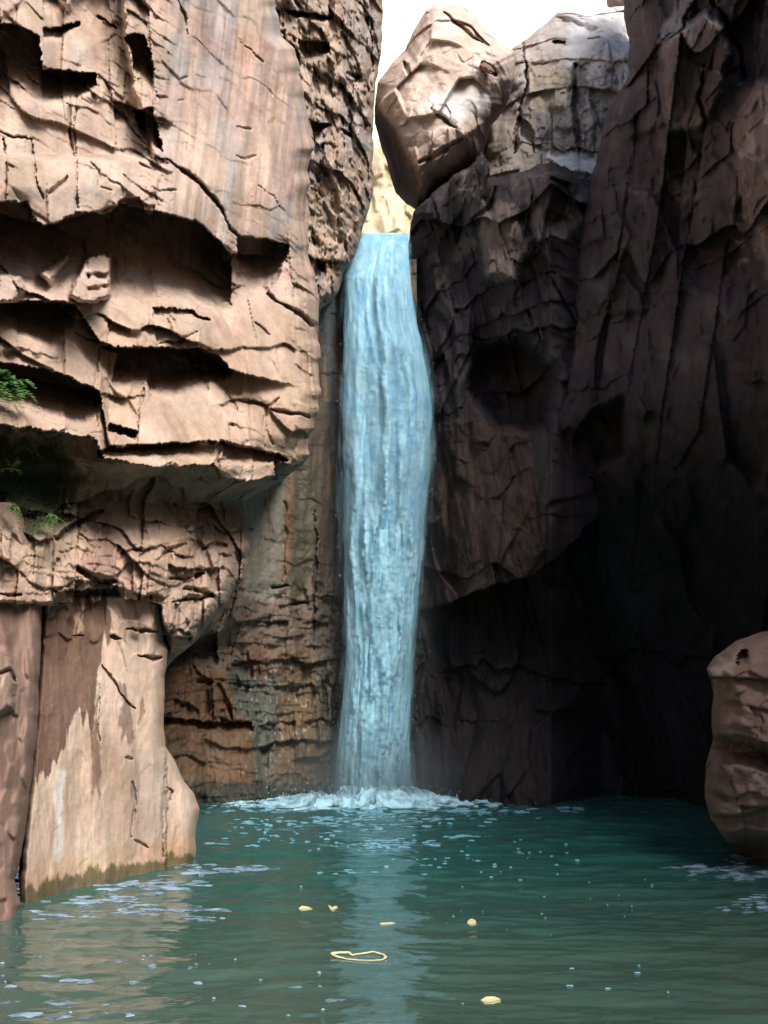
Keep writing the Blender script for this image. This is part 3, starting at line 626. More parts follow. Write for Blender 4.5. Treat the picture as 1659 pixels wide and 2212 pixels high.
# ------------------------------------------------------------------ dark cliff right of the falls
edgeR = [(300, 1010), (346, 1000), (400, 945), (432, 905), (458, 890), (500, 884), (560, 882), (700, 880), (1800, 876)]
def baseR(u, v):
    y = lerp(u, [(870, 20.0), (900, 19.6), (960, 18.9), (1060, 17.9), (1190, 16.7), (1300, 17.6), (1700, 17.5), (2150, 11.5)])
    return y
def detailR(u, v, Y, W):
    uw, vw = wv(u, v, 9, 30, 760)
    X, Z = W[..., 0] - W[..., 1] * .5, W[..., 2]
    D = .6 * fbm(X * .45, Z * .3, 0, 701, 4)
    h1, j1 = facets(X * .9, Z * .6, 703, 1.0, 60); h2, j2 = facets(X * 2.4, Z * 1.6, 705, 1.0, 80); h3, _ = facets(X * 6, Z * 4, 706, .9)
    up = smooth(1150, 1000, v)
    h1b, _ = facets(X * 1.5 + .4 * fbm(X, Z, 0, 714), Z * .45 + .35 * X, 713, 1.5, 200)
    up = .35 + .65 * smooth(950, 550, v)
    b1, k1 = blocks(X * .9 + .3 * Z, Z * .26, 751, .8); b2, k2 = blocks(X * 2.3 + .5 * Z, Z * .9, 752, .7)
    D += .4 * h1 * (.4 + .6 * up) + .12 * h1b * up + .1 * h2 * up + .04 * h3 * up + (.55 * b1 + .02 * k1 + .16 * b2 * smooth(-.2, .3, fbm(X * .8, Z * .6, 0, 755, 3)) + .25 * facets(X * 1.4 - .5 * Z, Z * .8, 756, 1.3, 40)[0]) * up + .14 * fbm(X * 3.5, Z * .8, 0, 707, 4) + .03 * fbm(X * 9, Z * 7, 0, 708, 4)
    # the cave: everything below the slanting lip is undercut
    lip = lerp(uw, [(870, 1330), (905, 1318), (985, 1296), (1060, 1268), (1150, 1245), (1230, 1180), (1330, 1080), (1800, 1000)])
    k = np.clip((vw - lip) / 330, 0, 1)
    D += np.where(vw > lip, (.45 + smooth(900, 1150, u) * 1.4) * (1 - k) ** .7 * smooth(885, 960, u) * 1.2, 0) 
    D += smooth(1000, 1400, u) * smooth(1100, 1400, v) * 2.4 - .9 * smooth(1560, 1720, v) * smooth(1500, 1000, u)
    D = D * smooth(2120, 1700, u)
    vt = lerp(uw, [(860, 470), (897, 450), (960, 398), (1010, 372), (1045, 335), (1062, 400), (1100, 392), (1160, 378), (1200, 372), (1240, 384), (1290, 390), (1350, 360), (2150, 300)])
    D += np.clip(vt - vw, 0, 120) * .28 
    D += 1.4 * blob(uw, vw, [(1040, 760), (1130, 740), (1200, 800), (1180, 930), (1080, 920), (1020, 840)], 24)
    D += .8 * smooth(920, 895, uw + .05 * (v - 900)) * smooth(520, 600, v)
    D -= .5 * blob(uw, vw, [(1035, 470), (1100, 450), (1150, 520), (1110, 610), (1050, 600)], 16)
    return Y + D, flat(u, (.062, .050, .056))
def paintR(u, v, W, c):
    pu, pv = wv(u, v, 16, 24, 770)
    c = put(c, blob(pu, pv, [(1030, 430), (1110, 440), (1140, 500), (1130, 580), (1080, 610), (1045, 590)], 10) * .6, (.32, .26, .23))
    c = put(c, blob(pu, pv, [(1140, 390), (1180, 480), (1200, 490), (1260, 410), (1290, 430), (1220, 520), (1150, 520)], 8) * .7, (.36, .33, .33))
    c = put(c, smooth(.2, .5, fbm(u / 40, v / 60, 0, 771, 5)) * .5 * smooth(900, 700, v), (.22, .18, .18))
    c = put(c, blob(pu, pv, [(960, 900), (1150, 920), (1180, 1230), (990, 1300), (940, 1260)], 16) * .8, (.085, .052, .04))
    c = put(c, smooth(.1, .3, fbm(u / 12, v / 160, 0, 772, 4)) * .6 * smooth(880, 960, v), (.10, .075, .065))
    c = put(c, smooth(1270, 1330, v) * .9, (.03, .026, .027))  # cave shade darkened into the rock colour
    c = put(c, smooth(940, 900, pu) * .7, (.07, .07, .08))
    return c
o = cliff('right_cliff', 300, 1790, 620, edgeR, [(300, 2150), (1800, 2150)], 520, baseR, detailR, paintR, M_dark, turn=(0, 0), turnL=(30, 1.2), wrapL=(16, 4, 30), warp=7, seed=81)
tag(o, 'dark undercut cliff with the shadowy cave right of the waterfall', 'cliff', kind='structure')

edgeR1 = [(-320, 1350), (0, 1346), (43, 1349), (81, 1357), (162, 1359), (200, 1335), (238, 1313), (287, 1300), (346, 1289), (389, 1276), (450, 1262), (520, 1240), (560, 1226), (700, 1222), (850, 1215), (900, 1192), (960, 1186), (1060, 1182), (1160, 1190)]
def baseR1(u, v):
    return lerp(u, [(1180, 16.6), (1300, 15.6), (1450, 14.2), (1659, 12.3), (1900, 10.3), (2400, 8.0)]) + lerp(v, [(-300, -1.6), (0, -.9), (500, 0), (900, .2), (1200, .8)])
def detailR1(u, v, Y, W):
    uw, vw = wv(u, v, 9, 30, 860)
    X, Z = W[..., 0] - W[..., 1] * .5, W[..., 2]
    D = .5 * fbm(X * .5, Z * .3, 0, 801, 4)
    h1, j1 = facets(X * 1.0, Z * .6, 803, 1.0, 60); h2, j2 = facets(X * 2.6, Z * 1.6, 805, 1.0, 80); h3, _ = facets(X * 7, Z * 4.5, 806, .9)
    h1b, _ = facets(X * 1.3 + .4 * fbm(X, Z, 0, 814), Z * .45 + .4 * X, 813, 1.5, 200)
    low = .35 + .65 * smooth(1000, 500, v)
    b1, k1 = blocks(X * .8 - .25 * Z, Z * .2, 851, .8); b2, k2 = blocks(X * 2.1 - .4 * Z, Z * .8, 852, .7)
    D += .4 * h1 + .12 * h1b * low + .1 * h2 * low + .04 * h3 * low + (.55 * b1 + .02 * k1 + .15 * b2 * smooth(-.2, .3, fbm(X * .8, Z * .6, 0, 855, 3)) + .3 * facets(X * 1.2 + .5 * Z, Z * .7, 856, 1.3, 40)[0]) * low + .10 * fbm(X * 3, Z * 1.2, 0, 807, 4) + .03 * fbm(X * 9, Z * 7, 0, 808, 4)
    D -= .9 * blob(uw, vw, [(1428, 90), (1470, 60), (1530, 20), (1580, 90), (1560, 200), (1520, 275), (1450, 284), (1432, 200)], 10)
    D += crack(uw, vw, [(1540, 0), (1570, 50), (1600, 110), (1606, 170)], 10, .5) + crack(uw, vw, [(1520, 140), (1512, 220), (1530, 280)], 6, .3) + crack(uw, vw, [(1432, 100), (1470, 60), (1500, 0)], 8, .4)
    D -= 1.2 * blob(uw, vw, [(1590, 260), (1640, 180), (1760, 160), (1800, 640), (1660, 600), (1610, 440)], 14)
    D += 1.0 * blob(uw, vw, [(1275, 900), (1345, 860), (1350, 980), (1280, 1010), (1240, 960)], 16)
    # bottom lip bends back into the cave
    D += 3.2 * smooth(850, 1500, vw) * smooth(2300, 1800, u) 
    return Y + D, flat(u, (.09, .070, .078))
def paintR1(u, v, W, c):
    pu, pv = wv(u, v, 14, 24, 870)
    c = put(c, blob(pu, pv, [(1430, 90), (1470, 60), (1530, 20), (1560, 90), (1530, 200), (1510, 275), (1450, 280), (1432, 200)], 10) * .7, (.36, .27, .24))
    c = put(c, blob(pu, pv, [(1425, 60), (1480, -20), (1510, -20), (1480, 70), (1430, 110)], 8) * .7, (.5, .5, .52))
    c = put(c, blob(pu, pv, [(1590, 200), (1640, 180), (1760, 160), (1800, 640), (1660, 600), (1580, 400)], 14) * .7, (.40, .27, .24))
    c = put(c, smooth(.25, .36, fbm(pu / 20, pv / 26, 0, 871, 5)) * smooth(1560, 1620, u) * smooth(650, 500, v) * .8, (.55, .48, .46))
    c = put(c, smooth(.15, .5, fbm(u / 40, v / 60, 0, 872, 5)) * .6, (.17, .135, .145))
    c = put(c, smooth(560, 250, v) * .55 * smooth(-.3, .3, fbm(u / 50, v / 70, 0, 873, 4)), (.19, .14, .15))  # mauve light high on the wall, put into the colour
    c = put(c, smooth(650, 1150, v) * .95, (.016, .015, .018))  # shade towards the cave, painted over the lower wall
    return c
edgeR1 += [(1400, 1230), (1790, 1260)]
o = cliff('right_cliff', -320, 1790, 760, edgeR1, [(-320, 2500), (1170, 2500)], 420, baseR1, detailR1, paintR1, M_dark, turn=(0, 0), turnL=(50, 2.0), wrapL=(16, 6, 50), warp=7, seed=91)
tag(o, 'tall purplish brown cliff with a jutting block, along the right of the picture', 'cliff', kind='structure')

# ------------------------------------------------------------------ lumpy boulder at the right edge
rb = [(1526, 1444), (1545, 1418), (1590, 1385), (1640, 1366), (1720, 1350), (1850, 1380), (1900, 1560), (1880, 1800), (1760, 1900), (1660, 1890), (1610, 1850), (1570, 1820), (1535, 1770), (1522, 1720), (1524, 1660), (1540, 1600), (1536, 1540), (1542, 1500)]
def detailRB(u, v, Y, W):
    uw, vw = wv(u, v, 6, 20, 960)
    X, Z = W[..., 0], W[..., 2]
    D = .22 * fbm(X * 1.4, Z * 1.4, 0, 901, 4) + .05 * fbm(X * 5, Z * 5, 0, 902, 4)
    h1, _ = facets(X * 2.0, Z * 2.0, 903, 1.1, 30); h2, _ = facets(X * 7, Z * 7, 904, .9)
    b1, k1 = blocks(X * 1.6 + .5 * Z, Z * 1.3, 951, .6)
    D += .14 * h1 + .07 * h2 + .16 * b1 + .02 * k1 + .03 * fbm(X * 12, Z * 12, 0, 905, 4, .6)
    D += .75 * np.clip(1 - np.abs(vw - lerp(u, [(1520, 1620), (1600, 1622), (1700, 1650)])) / 34, 0, 1) ** .8        # waist
    D += hole(uw, vw, [(1596, 1408), (1612, 1400), (1612, 1436), (1590, 1440)], .25, .3) + .8 * smooth(1790, 1860, v)
    return Y + D, flat(u, (.27, .17, .14))
def paintRB(u, v, W, c):
    pu, pv = wv(u, v, 12, 20, 970)
    c = put(c, smooth(0, .4, fbm(u / 20, v / 26, 0, 971, 5)) * .6, (.30, .21, .17))
    c = put(c, blob(pu, pv, [(1530, 1440), (1585, 1420), (1580, 1455), (1545, 1470)], 8) * .6, (.46, .36, .34))
    c = put(c, smooth(1620, 1700, v) * .6, (.21, .16, .13))
    return c
o = boulder('boulder', rb, 11.3, 1.1, detailRB, paintRB, M_rock, 300, 110, 3, 95, (1700, 1620))
tag(o, 'lumpy reddish brown boulder with a pinched waist at the right edge of the pool', 'boulder')

# ------------------------------------------------------------------ sunlit canyon wall seen through the gap
def detailF(u, v, Y, W):
    X, Z = W[..., 0], W[..., 2]
    h1, j1 = facets(X * .8, Z * .5, 1003, .9); h2, j2 = facets(X * 2.2, Z * 1.4, 1005, .9)
    D = .5 * fbm(X * .3, Z * .2, 0, 1001, 4) + .5 * h1 + .3 * h2 + .3 * ridged(X * 1.5, Z * .5, 0, 1009, 4)
    D += lerp(v, [(200, 5), (330, 1.5), (520, 0)])
    return Y + D, flat(u, (.78, .66, .45))
o = cliff('far_cliff', 300, 560, 160, [(300, 600), (560, 600)], [(300, 1250), (560, 1250)], 260, lambda u, v: 40 + 0 * u, detailF, lambda u, v, W, c: put(c, smooth(0, .4, fbm(u / 12, v / 14, 0, 1010, 4)) * .4, (.45, .33, .17)), M_rock, turn=(0, 0), warp=0, seed=99, wrapT=20)
tag(o, 'sunlit cracked yellow canyon wall seen through the gap under the wedged boulder', 'cliff', kind='structure')

# ------------------------------------------------------------------ gorge walls beside and behind the viewer (they shade the pool)
def side_wall(name, pts, h, lean, seed, label):
    p = np.array(pts, float); seg = np.hypot(*(p[1:] - p[:-1]).T); cum = np.concatenate([[0], np.cumsum(seg)])
    s = np.linspace(0, cum[-1], 160); x = np.interp(s, cum, p[:, 0]); y = np.interp(s, cum, p[:, 1])
    z = np.linspace(-2, h, 130)[:, None]
    k = np.clip(z / h, 0, 1)
    X = x[None] + lean * k ** 1.6; Y = np.broadcast_to(y[None], X.shape).copy(); Z = np.broadcast_to(z, X.shape)
    hh, _ = facets(s[None] * .5 + 0 * Z, Z * .4, seed, .9); h2, _ = facets(s[None] * 1.7 + 0 * Z, Z * 1.4, seed + 5, .9)
    X = X + np.sign(x.mean()) * (1.2 * fbm(s[None] * .2, Z * .15, 0, seed) + .7 * hh + .25 * h2)
    W = np.stack([X, Y, Z], -1)
    o = mesh_obj(name, W.reshape(-1, 3), grid_faces(130, 160), M_dark if x.mean() > 0 else M_rock, col=np.broadcast_to((.22, .16, .14) if x.mean() > 0 else (.4, .28, .21), (130 * 160, 3)))
    return tag(o, label, 'cliff', kind='structure')
side_wall('right_cliff', [(8.6, 13.5), (7.4, 10), (6.8, 6), (7.4, 0), (9, -8), (10.5, -16)], 8, -1.0, 1101, 'dark gorge wall closing the right side of the pool beside the viewer')
side_wall('left_cliff', [(-6.5, -16), (-5.8, -8), (-5.0, 0), (-4.6, 4.5), (-4.9, 7.5)], 14, -.5, 1111, 'tan gorge wall closing the left side of the pool beside the viewer')

# ------------------------------------------------------------------ pool
def pool_z(x, y):
    churn = np.exp(-(np.clip(18.0 - y, 0, 30) / 4.2)) * np.exp(-(x / 7.0) ** 2)
    wx = x + .25 * fbm(x * .6, y * .6, 0, 1, 3); wy = y + .25 * fbm(x * .6, y * .6, 3, 2, 3)
    z = .028 * fbm(wx * .8, wy * 2.0, 0, 1201, 3) + .021 * fbm(wx * 2.0, wy * 4.6, 0, 1203, 3) + .0026 * fbm(wx * 9, wy * 15, 0, 1205, 2)
    r = np.hypot(x + .1, y - 17.5)
    z = z + .006 * np.sin(r * 9 + 2 * fbm(x, y, 0, 6)) * np.exp(-r / 9)
    z = z + churn * (.05 * fbm(x * 2.6, y * 3.5, 0, 1207, 4, .6) + .02 * ridged(x * 6, y * 8, 0, 1209, 3))
    return z
nr, nc = 900, 620
yy = np.concatenate([np.linspace(-12, 2.6, 30), 2.6 * (20.6 / 2.6) ** np.linspace(0.002, 1, nr - 30)])[:, None]
xx = np.linspace(-1, 1, nc)[None] * (4.5 + .28 * np.clip(yy, 0, 30))
yy = np.broadcast_to(yy, xx.shape)
Wt = np.stack([xx, yy, pool_z(xx, yy)], -1)
m, N, L, B = nodes('pool_water')
tc2 = N.new('ShaderNodeTexCoord'); sx = N.new('ShaderNodeSeparateXYZ'); L.new(tc2.outputs['Object'], sx.inputs[0])
nn = N.new('ShaderNodeTexNoise'); nn.inputs['Scale'].default_value = .7; nn.inputs['Detail'].default_value = 5; L.new(tc2.outputs['Object'], nn.inputs['Vector'])
ad = N.new('ShaderNodeMath'); ad.operation = 'MULTIPLY_ADD'; L.new(nn.outputs['Fac'], ad.inputs[0]); ad.inputs[1].default_value = 4.0; L.new(sx.outputs['Y'], ad.inputs[2])
rp = N.new('ShaderNodeValToRGB')
q = N.new('ShaderNodeMapRange'); q.inputs['From Min'].default_value = 5; q.inputs['From Max'].default_value = 20; L.new(ad.outputs[0], q.inputs['Value']); L.new(q.outputs['Result'], rp.inputs['Fac'])
e = rp.color_ramp.elements; e[0].position = 0; e[0].color = (.075, .115, .09, 1); e[1].position = 1; e[1].color = (.03, .125, .13, 1)
e2 = rp.color_ramp.elements.new(.30); e2.color = (.06, .12, .095, 1); e3 = rp.color_ramp.elements.new(.55); e3.color = (.024, .115, .10, 1)
L.new(rp.outputs['Color'], B.inputs['Base Color']); B.inputs['Roughness'].default_value = .06; B.inputs['IOR'].default_value = 1.33
n3 = N.new('ShaderNodeTexNoise'); n3.inputs['Scale'].default_value = 9; n3.inputs['Detail'].default_value = 3
mp = N.new('ShaderNodeMapping'); mp.inputs['Scale'].default_value = (.6, 1.4, 1); L.new(tc2.outputs['Object'], mp.inputs['Vector']); L.new(mp.outputs[0], n3.inputs['Vector'])
bp = N.new('ShaderNodeBump'); bp.inputs['Strength'].default_value = .45; bp.inputs['Distance'].default_value = .012; L.new(n3.outputs['Fac'], bp.inputs['Height']); L.new(bp.outputs[0], B.inputs['Normal'])
M_water = m
o = mesh_obj('pool_water', Wt.reshape(-1, 3), grid_faces(nr, nc), M_water)
tag(o, 'green rippled plunge pool below the waterfall', 'water', kind='structure')
# bed of the gorge, reaching beyond everything
gx, gy = np.meshgrid(np.linspace(-120, 120, 60), np.linspace(-120, 200, 60))
Wg = np.stack([gx, gy, -1.5 + .3 * fbm(gx * .1, gy * .1)], -1)
o = mesh_obj('ground', Wg.reshape(-1, 3), grid_faces(60, 60), M_dark, col=np.broadcast_to((.2, .16, .12), (3600, 3)))
tag(o, 'stony bed of the gorge beneath the pool', 'ground', kind='structure')

# ------------------------------------------------------------------ waterfall
def water_white(name, lo, hi, alpha=None, sc=(5, 5, .9), scale=2.2):
    m, N, L, B = nodes(name)
    tc = N.new('ShaderNodeTexCoord'); mp = N.new('ShaderNodeMapping'); mp.inputs['Scale'].default_value = sc; L.new(tc.outputs['Object'], mp.inputs['Vector'])
    t = N.new('ShaderNodeTexNoise'); t.inputs['Scale'].default_value = scale; t.inputs['Detail'].default_value = 6; t.inputs['Roughness'].default_value = .5; L.new(mp.outputs[0], t.inputs['Vector'])
    r = N.new('ShaderNodeValToRGB'); r.color_ramp.elements[0].position = .33; r.color_ramp.elements[0].color = (*lo, 1); r.color_ramp.elements[1].position = .62; r.color_ramp.elements[1].color = (*hi, 1)
    L.new(t.outputs['Fac'], r.inputs['Fac']); B.inputs['Roughness'].default_value = .6
    # the lower the water has fallen, the more air is beaten into it
    sz = N.new('ShaderNodeSeparateXYZ'); L.new(tc.outputs['Object'], sz.inputs[0])
    az = N.new('ShaderNodeMapRange'); az.interpolation_type = 'SMOOTHSTEP'; az.inputs['From Min'].default_value = 7.5; az.inputs['From Max'].default_value = 1.5; az.inputs['To Max'].default_value = .6; L.new(sz.outputs['Z'], az.inputs['Value'])
    wm = N.new('ShaderNodeMix'); wm.data_type = 'RGBA'; wm.inputs['B'].default_value = (.50, .86, 1, 1); L.new(az.outputs['Result'], wm.inputs['Factor']); L.new(r.outputs['Color'], wm.inputs['A'])
    L.new(wm.outputs['Result'], B.inputs['Base Color'])
    b = N.new('ShaderNodeBump'); b.inputs['Strength'].default_value = .15; b.inputs['Distance'].default_value = .03; L.new(t.outputs['Fac'], b.inputs['Height']); L.new(b.outputs[0], B.inputs['Normal'])
    if alpha:
        at = N.new('ShaderNodeAttribute'); at.attribute_name = 'Col'
        s = N.new('ShaderNodeSeparateColor'); L.new(at.outputs['Color'], s.inputs[0])
        t2 = N.new('ShaderNodeTexNoise'); t2.inputs['Scale'].default_value = alpha; t2.inputs['Detail'].default_value = 6; t2.inputs['Roughness'].default_value = .55
        L.new(mp.outputs[0], t2.inputs['Vector'])
        a = N.new('ShaderNodeMath'); a.operation = 'ADD'; L.new(t2.outputs['Fac'], a.inputs[0]); L.new(s.outputs['Red'], a.inputs[1])
        k = N.new('ShaderNodeMapRange'); k.interpolation_type = 'SMOOTHSTEP'; k.inputs['From Min'].default_value = .62; k.inputs['From Max'].default_value = 1.45; L.new(a.outputs[0], k.inputs['Value'])
        L.new(k.outputs['Result'], B.inputs['Alpha'])
    return m
M_core = water_white('falling_water', (.16, .44, .68), (.42, .76, .93), sc=(2.0, 2.0, .6))
M_veil = water_white('white_water', (.27, .62, .88), (.54, .87, 1.0), alpha=1.2, sc=(2.8, 2.8, .75))
M_foam = water_white('foam_white', (.32, .60, .76), (.64, .90, 1.0), sc=(3, 3, 3), scale=3)
fl = [(498, 782), (505, 777), (560, 756), (600, 741), (650, 738), (700, 737), (850, 733), (1000, 734), (1200, 736), (1400, 742), (1600, 727), (1725, 716)]
fr = [(498, 884), (505, 886), (600, 890), (700, 905), (780, 925), (860, 940), (1000, 936), (1200, 916), (1400, 900), (1600, 888), (1725, 894)]
def column(name, shrink, bulge, amp, mat, edge, parent, seed, nr=700, nc=150, Yc=18.6):
    v = np.linspace(503, 1728, nr)[:, None]; th = np.linspace(0, 2 * np.pi, nc, endpoint=False)[None]
    c = (lerp(v, fl) + lerp(v, fr)) / 2; w = (lerp(v, fr) - lerp(v, fl)) / 2 * shrink
    w = w * (1 + .05 * fbm(v / 60, np.cos(th) * 2, np.sin(th) * 2, seed, 4))
    u = c - w * np.cos(th) ; dep = -np.sin(th)
    dep = np.where(dep < 0, dep * bulge, dep * .25)
    X = np.cos(th) * 1.5
    thick = lerp(v, [(503, .25), (600, .6), (1000, 1), (1728, 1)])
    st = fbm(X * 4 + .6 * fbm(X * 2, v / 120, 0, seed + 4), v / 170, np.sin(th) * 2, seed + 1, 5, .6)
    st2 = fbm(X * 13, v / 70, np.sin(th) * 3, seed + 2, 4, .6); st3 = fbm(X * 26, v / 22, np.sin(th) * 5, seed + 3, 3)
    Y = Yc + lerp(v, [(503, .9), (530, .55), (600, .25), (750, 0), (1728, -.1)]) + dep * thick * (1 + amp * st) + amp * (.13 * st + .012 * st2 + .002 * st3)
    W = P(u, np.broadcast_to(v, u.shape), Y)
    e = edge * (1 - .85 * np.abs(np.cos(th)) ** 4) + .22 * st + .22 * smooth(800, 1400, v) * (1 - np.abs(np.cos(th)) ** 3)
    col = np.stack([e, e, e], -1)
    return mesh_obj(name, W.reshape(-1, 3), grid_faces(nr, nc, wrap=True), mat, parent, col=col.reshape(-1, 3))
wf = empty('waterfall', (0, 18.6, 0)); tag(wf, 'tall narrow white and blue waterfall dropping into the pool', 'waterfall')
def adopt(o, p): o.parent = p; o.matrix_parent_inverse = p.matrix_world.inverted(); return o
bpy.context.view_layer.update()
adopt(column('water_column', .93, .42, .35, M_core, 1, None, 1301), wf)
adopt(column('water_veil', 1.0, .60, .5, M_veil, .72, None, 1311), wf)
adopt(column('outer_spray', 1.10, .72, .7, M_veil, .45, None, 1321), wf)
# drops thrown off the column and the foot
rng = np.random.default_rng(5)
def drops(name, pos, size, stretch, mat):
    n = len(pos); base = np.array([(1, 0, 0), (-.5, .87, 0), (-.5, -.87, 0), (0, 0, 1), (0, 0, -1)], float)
    s = size[:, None, None] * base[None]; s[..., 2] *= stretch[:, None] if np.ndim(stretch) else stretch
    V = pos[:, None] + s; f = np.array([(0, 1, 3), (1, 2, 3), (2, 0, 3), (1, 0, 4), (2, 1, 4), (0, 2, 4)])
    Fc = (np.arange(n)[:, None, None] * 5 + f[None]).reshape(-1, 3)
    return mesh_obj(name, V.reshape(-1, 3), Fc, mat)
n = 300
v = 520 + 1190 * rng.random(n) ** .85; side = rng.random(n) < .5
k = np.abs(rng.normal(0, 1, n)) * (6 + 16 * smooth(600, 1700, v)) - 12
u = np.where(side, lerp(v, fl) - k, lerp(v, fr) + k)
Yd = 18.5 + rng.normal(0, .2, n)
dr = drops('flying_drop', P(u, v, Yd), .0012 + .003 * rng.random(n), 3 + 8 * rng.random(n), plain('drop_water', (.6, .82, .9), .3)); dr['kind'] = 'stuff'
adopt(dr, wf)

def lace(m, sc, lo, hi):
    N, L = m.node_tree.nodes, m.node_tree.links; B = N['Principled BSDF']
    t = N.new('ShaderNodeTexNoise'); t.inputs['Scale'].default_value = sc; t.inputs['Detail'].default_value = 6; tc = N.new('ShaderNodeTexCoord'); L.new(tc.outputs['Object'], t.inputs['Vector'])
    k = N.new('ShaderNodeMapRange'); k.inputs['From Min'].default_value = lo; k.inputs['From Max'].default_value = hi; L.new(t.outputs['Fac'], k.inputs['Value']); L.new(k.outputs['Result'], B.inputs['Alpha'])
lace(M_foam, 4, .30, .55)
# churned foam at the foot
nr2, nc2 = 150, 620
s = np.linspace(0, 1, nr2)[:, None]; t = np.linspace(-1, 1, nc2)[None]
cx = -.15; X = cx + np.where(t < 0, 3.0, 2.5) * t + 0 * s
half = 1.15 * np.sqrt(np.clip(1 - np.abs(t) ** 2.2, 0, 1)) * (1 + .35 * fbm(t * 6, 0.3, 0, 1401, 4)) + .03
Yf = 17.75 + half * (s * 2 - 1) * np.where(s > .5, .9, 1)
rr = 1 - np.abs(s * 2 - 1) ** 3
hgt = (.05 + .22 * np.exp(-((X + .15) / .9) ** 2) + .06 * np.exp(-(X / 2.2) ** 2))
sp_ = ridged(X * 3.5, Yf * 3.5, 0, 1403, 4)
Zf = -.03 + rr * (hgt * (.35 + .7 * np.clip(sp_ - .45, 0, 1) * 2) + .03 * fbm(X * 9, Yf * 9, 0, 1405, 4)) + .02 * rr * smooth(.25, .6, fbm(X * 10, Yf * 8, 0, 1407, 3))
Wf = np.stack([X, Yf + 0 * X, Zf], -1)
fo = mesh_obj('foam', Wf.reshape(-1, 3), grid_faces(nr2, nc2), M_foam)
tag(fo, 'churned white foam around the foot of the waterfall', 'foam', kind='stuff')
n = 900
a = rng.random(n) * 2 * np.pi; rd = np.abs(rng.normal(0, 1, n))
pos = np.stack([-.15 + np.cos(a) * rd * 1.15, 17.7 + np.sin(a) * rd * .55, .02 + np.abs(rng.normal(0, .16, n)) * np.exp(-(rd / 2.2) ** 2) * 1.2], -1)
sh = drops('splash', pos, .004 + .008 * rng.random(n), 1 + rng.random(n), M_foam); tag(sh, 'drops of spray leaping from the foam under the waterfall', 'spray', kind='stuff')

# mist hanging at the foot
m = bpy.data.materials.new('mist'); m.use_nodes = True; N, L = m.node_tree.nodes, m.node_tree.links
N.remove(N['Principled BSDF']); pv_ = N.new('ShaderNodeVolumePrincipled'); pv_.inputs['Color'].default_value = (.85, .95, 1, 1); pv_.inputs['Anisotropy'].default_value = .2
tcm = N.new('ShaderNodeTexCoord')
ln = N.new('ShaderNodeVectorMath'); ln.operation = 'LENGTH'; L.new(tcm.outputs['Object'], ln.inputs[0])
fa = N.new('ShaderNodeMapRange'); fa.interpolation_type = 'SMOOTHSTEP'; fa.inputs['From Min'].default_value = 1.0; fa.inputs['From Max'].default_value = .15; fa.inputs['To Min'].default_value = 0; fa.inputs['To Max'].default_value = .3
L.new(ln.outputs['Value'], fa.inputs['Value']); L.new(fa.outputs['Result'], pv_.inputs['Density']); L.new(pv_.outputs[0], N['Material Output'].inputs['Volume'])
th = np.linspace(0, 2 * np.pi, 32, endpoint=False)[None]; ph = np.linspace(0.02, np.pi - .02, 18)[:, None]
Wm = np.stack([np.sin(ph) * np.cos(th), np.sin(ph) * np.sin(th), np.cos(ph) + 0 * th], -1)
mi = mesh_obj('mist', Wm.reshape(-1, 3), grid_faces(18, 32, flip=True, wrap=True), m); mi.location = (-.2, 17.7, .1); mi.scale = (2.0, 1.0, 1.5)
mi2 = mi.copy(); C.objects.link(mi2); mi2.location = (0, 18.4, 4.2); mi2.scale = (1.25, .9, 6.0); mi2.name = 'mist'
tag(mi2, 'thin veil of mist drifting round the whole height of the falling water', 'mist', kind='stuff')
m3 = m.copy(); m3.node_tree.nodes['Principled Volume'].inputs['Color'].default_value = (.8, .95, 1, 1); m3.node_tree.nodes['Map Range'].inputs['To Max'].default_value = .9
mi.data = mi.data.copy(); mi.data.materials[0] = m3
tag(mi, 'faint pale mist round the foot of the waterfall', 'mist', kind='stuff')

# ------------------------------------------------------------------ foam scum and flecks on the pool
def on_water(u, v):
    Y = water_Y(np.asarray(v, float)); p = P(u, v, Y); p[..., 2] = pool_z(p[..., 0], p[..., 1]); return p
def flecks(name, items, mat, seed, h=.006):
    """thin, ragged floating patches: items are (u, v, half width, half height in the sketch)"""
    V, Fc = [], []; off = 0; K = 40
    for i, (u, v, a, b) in enumerate(items):
        th = np.linspace(0, 2 * np.pi, K, endpoint=False)
        r = 1 + .9 * fbm(np.cos(th) * 1.6 + i * 3.1, np.sin(th) * 1.6, 0, seed, 4, .65)
        r = np.clip(r, .15, 2)
        ring = on_water(u + a * r * np.cos(th), v + b * r * np.sin(th)); ring[:, 2] += .002
        mid = on_water(u + a * .6 * r * np.cos(th), v + b * .6 * r * np.sin(th)); mid[:, 2] += h + .003 * rng.random(K)
        cc = on_water(u + 0 * th[:1], v + 0 * th[:1]); cc[:, 2] += h
        V.append(np.concatenate([ring, mid, cc]))
        for j in range(K):
            j2 = (j + 1) % K
            Fc += [(off + j, off + K + j, off + j2), (off + j2, off + K + j, off + K + j2), (off + K + j, off + 2 * K, off + K + j2)]
        off += 2 * K + 1
    return mesh_obj(name, np.concatenate(V), Fc, mat)
M_scum = plain('foam_scum', (.34, .48, .62), .3)  # scum, with the blue of the mirrored sky put into its colour
rs = random.Random(4)
items = []
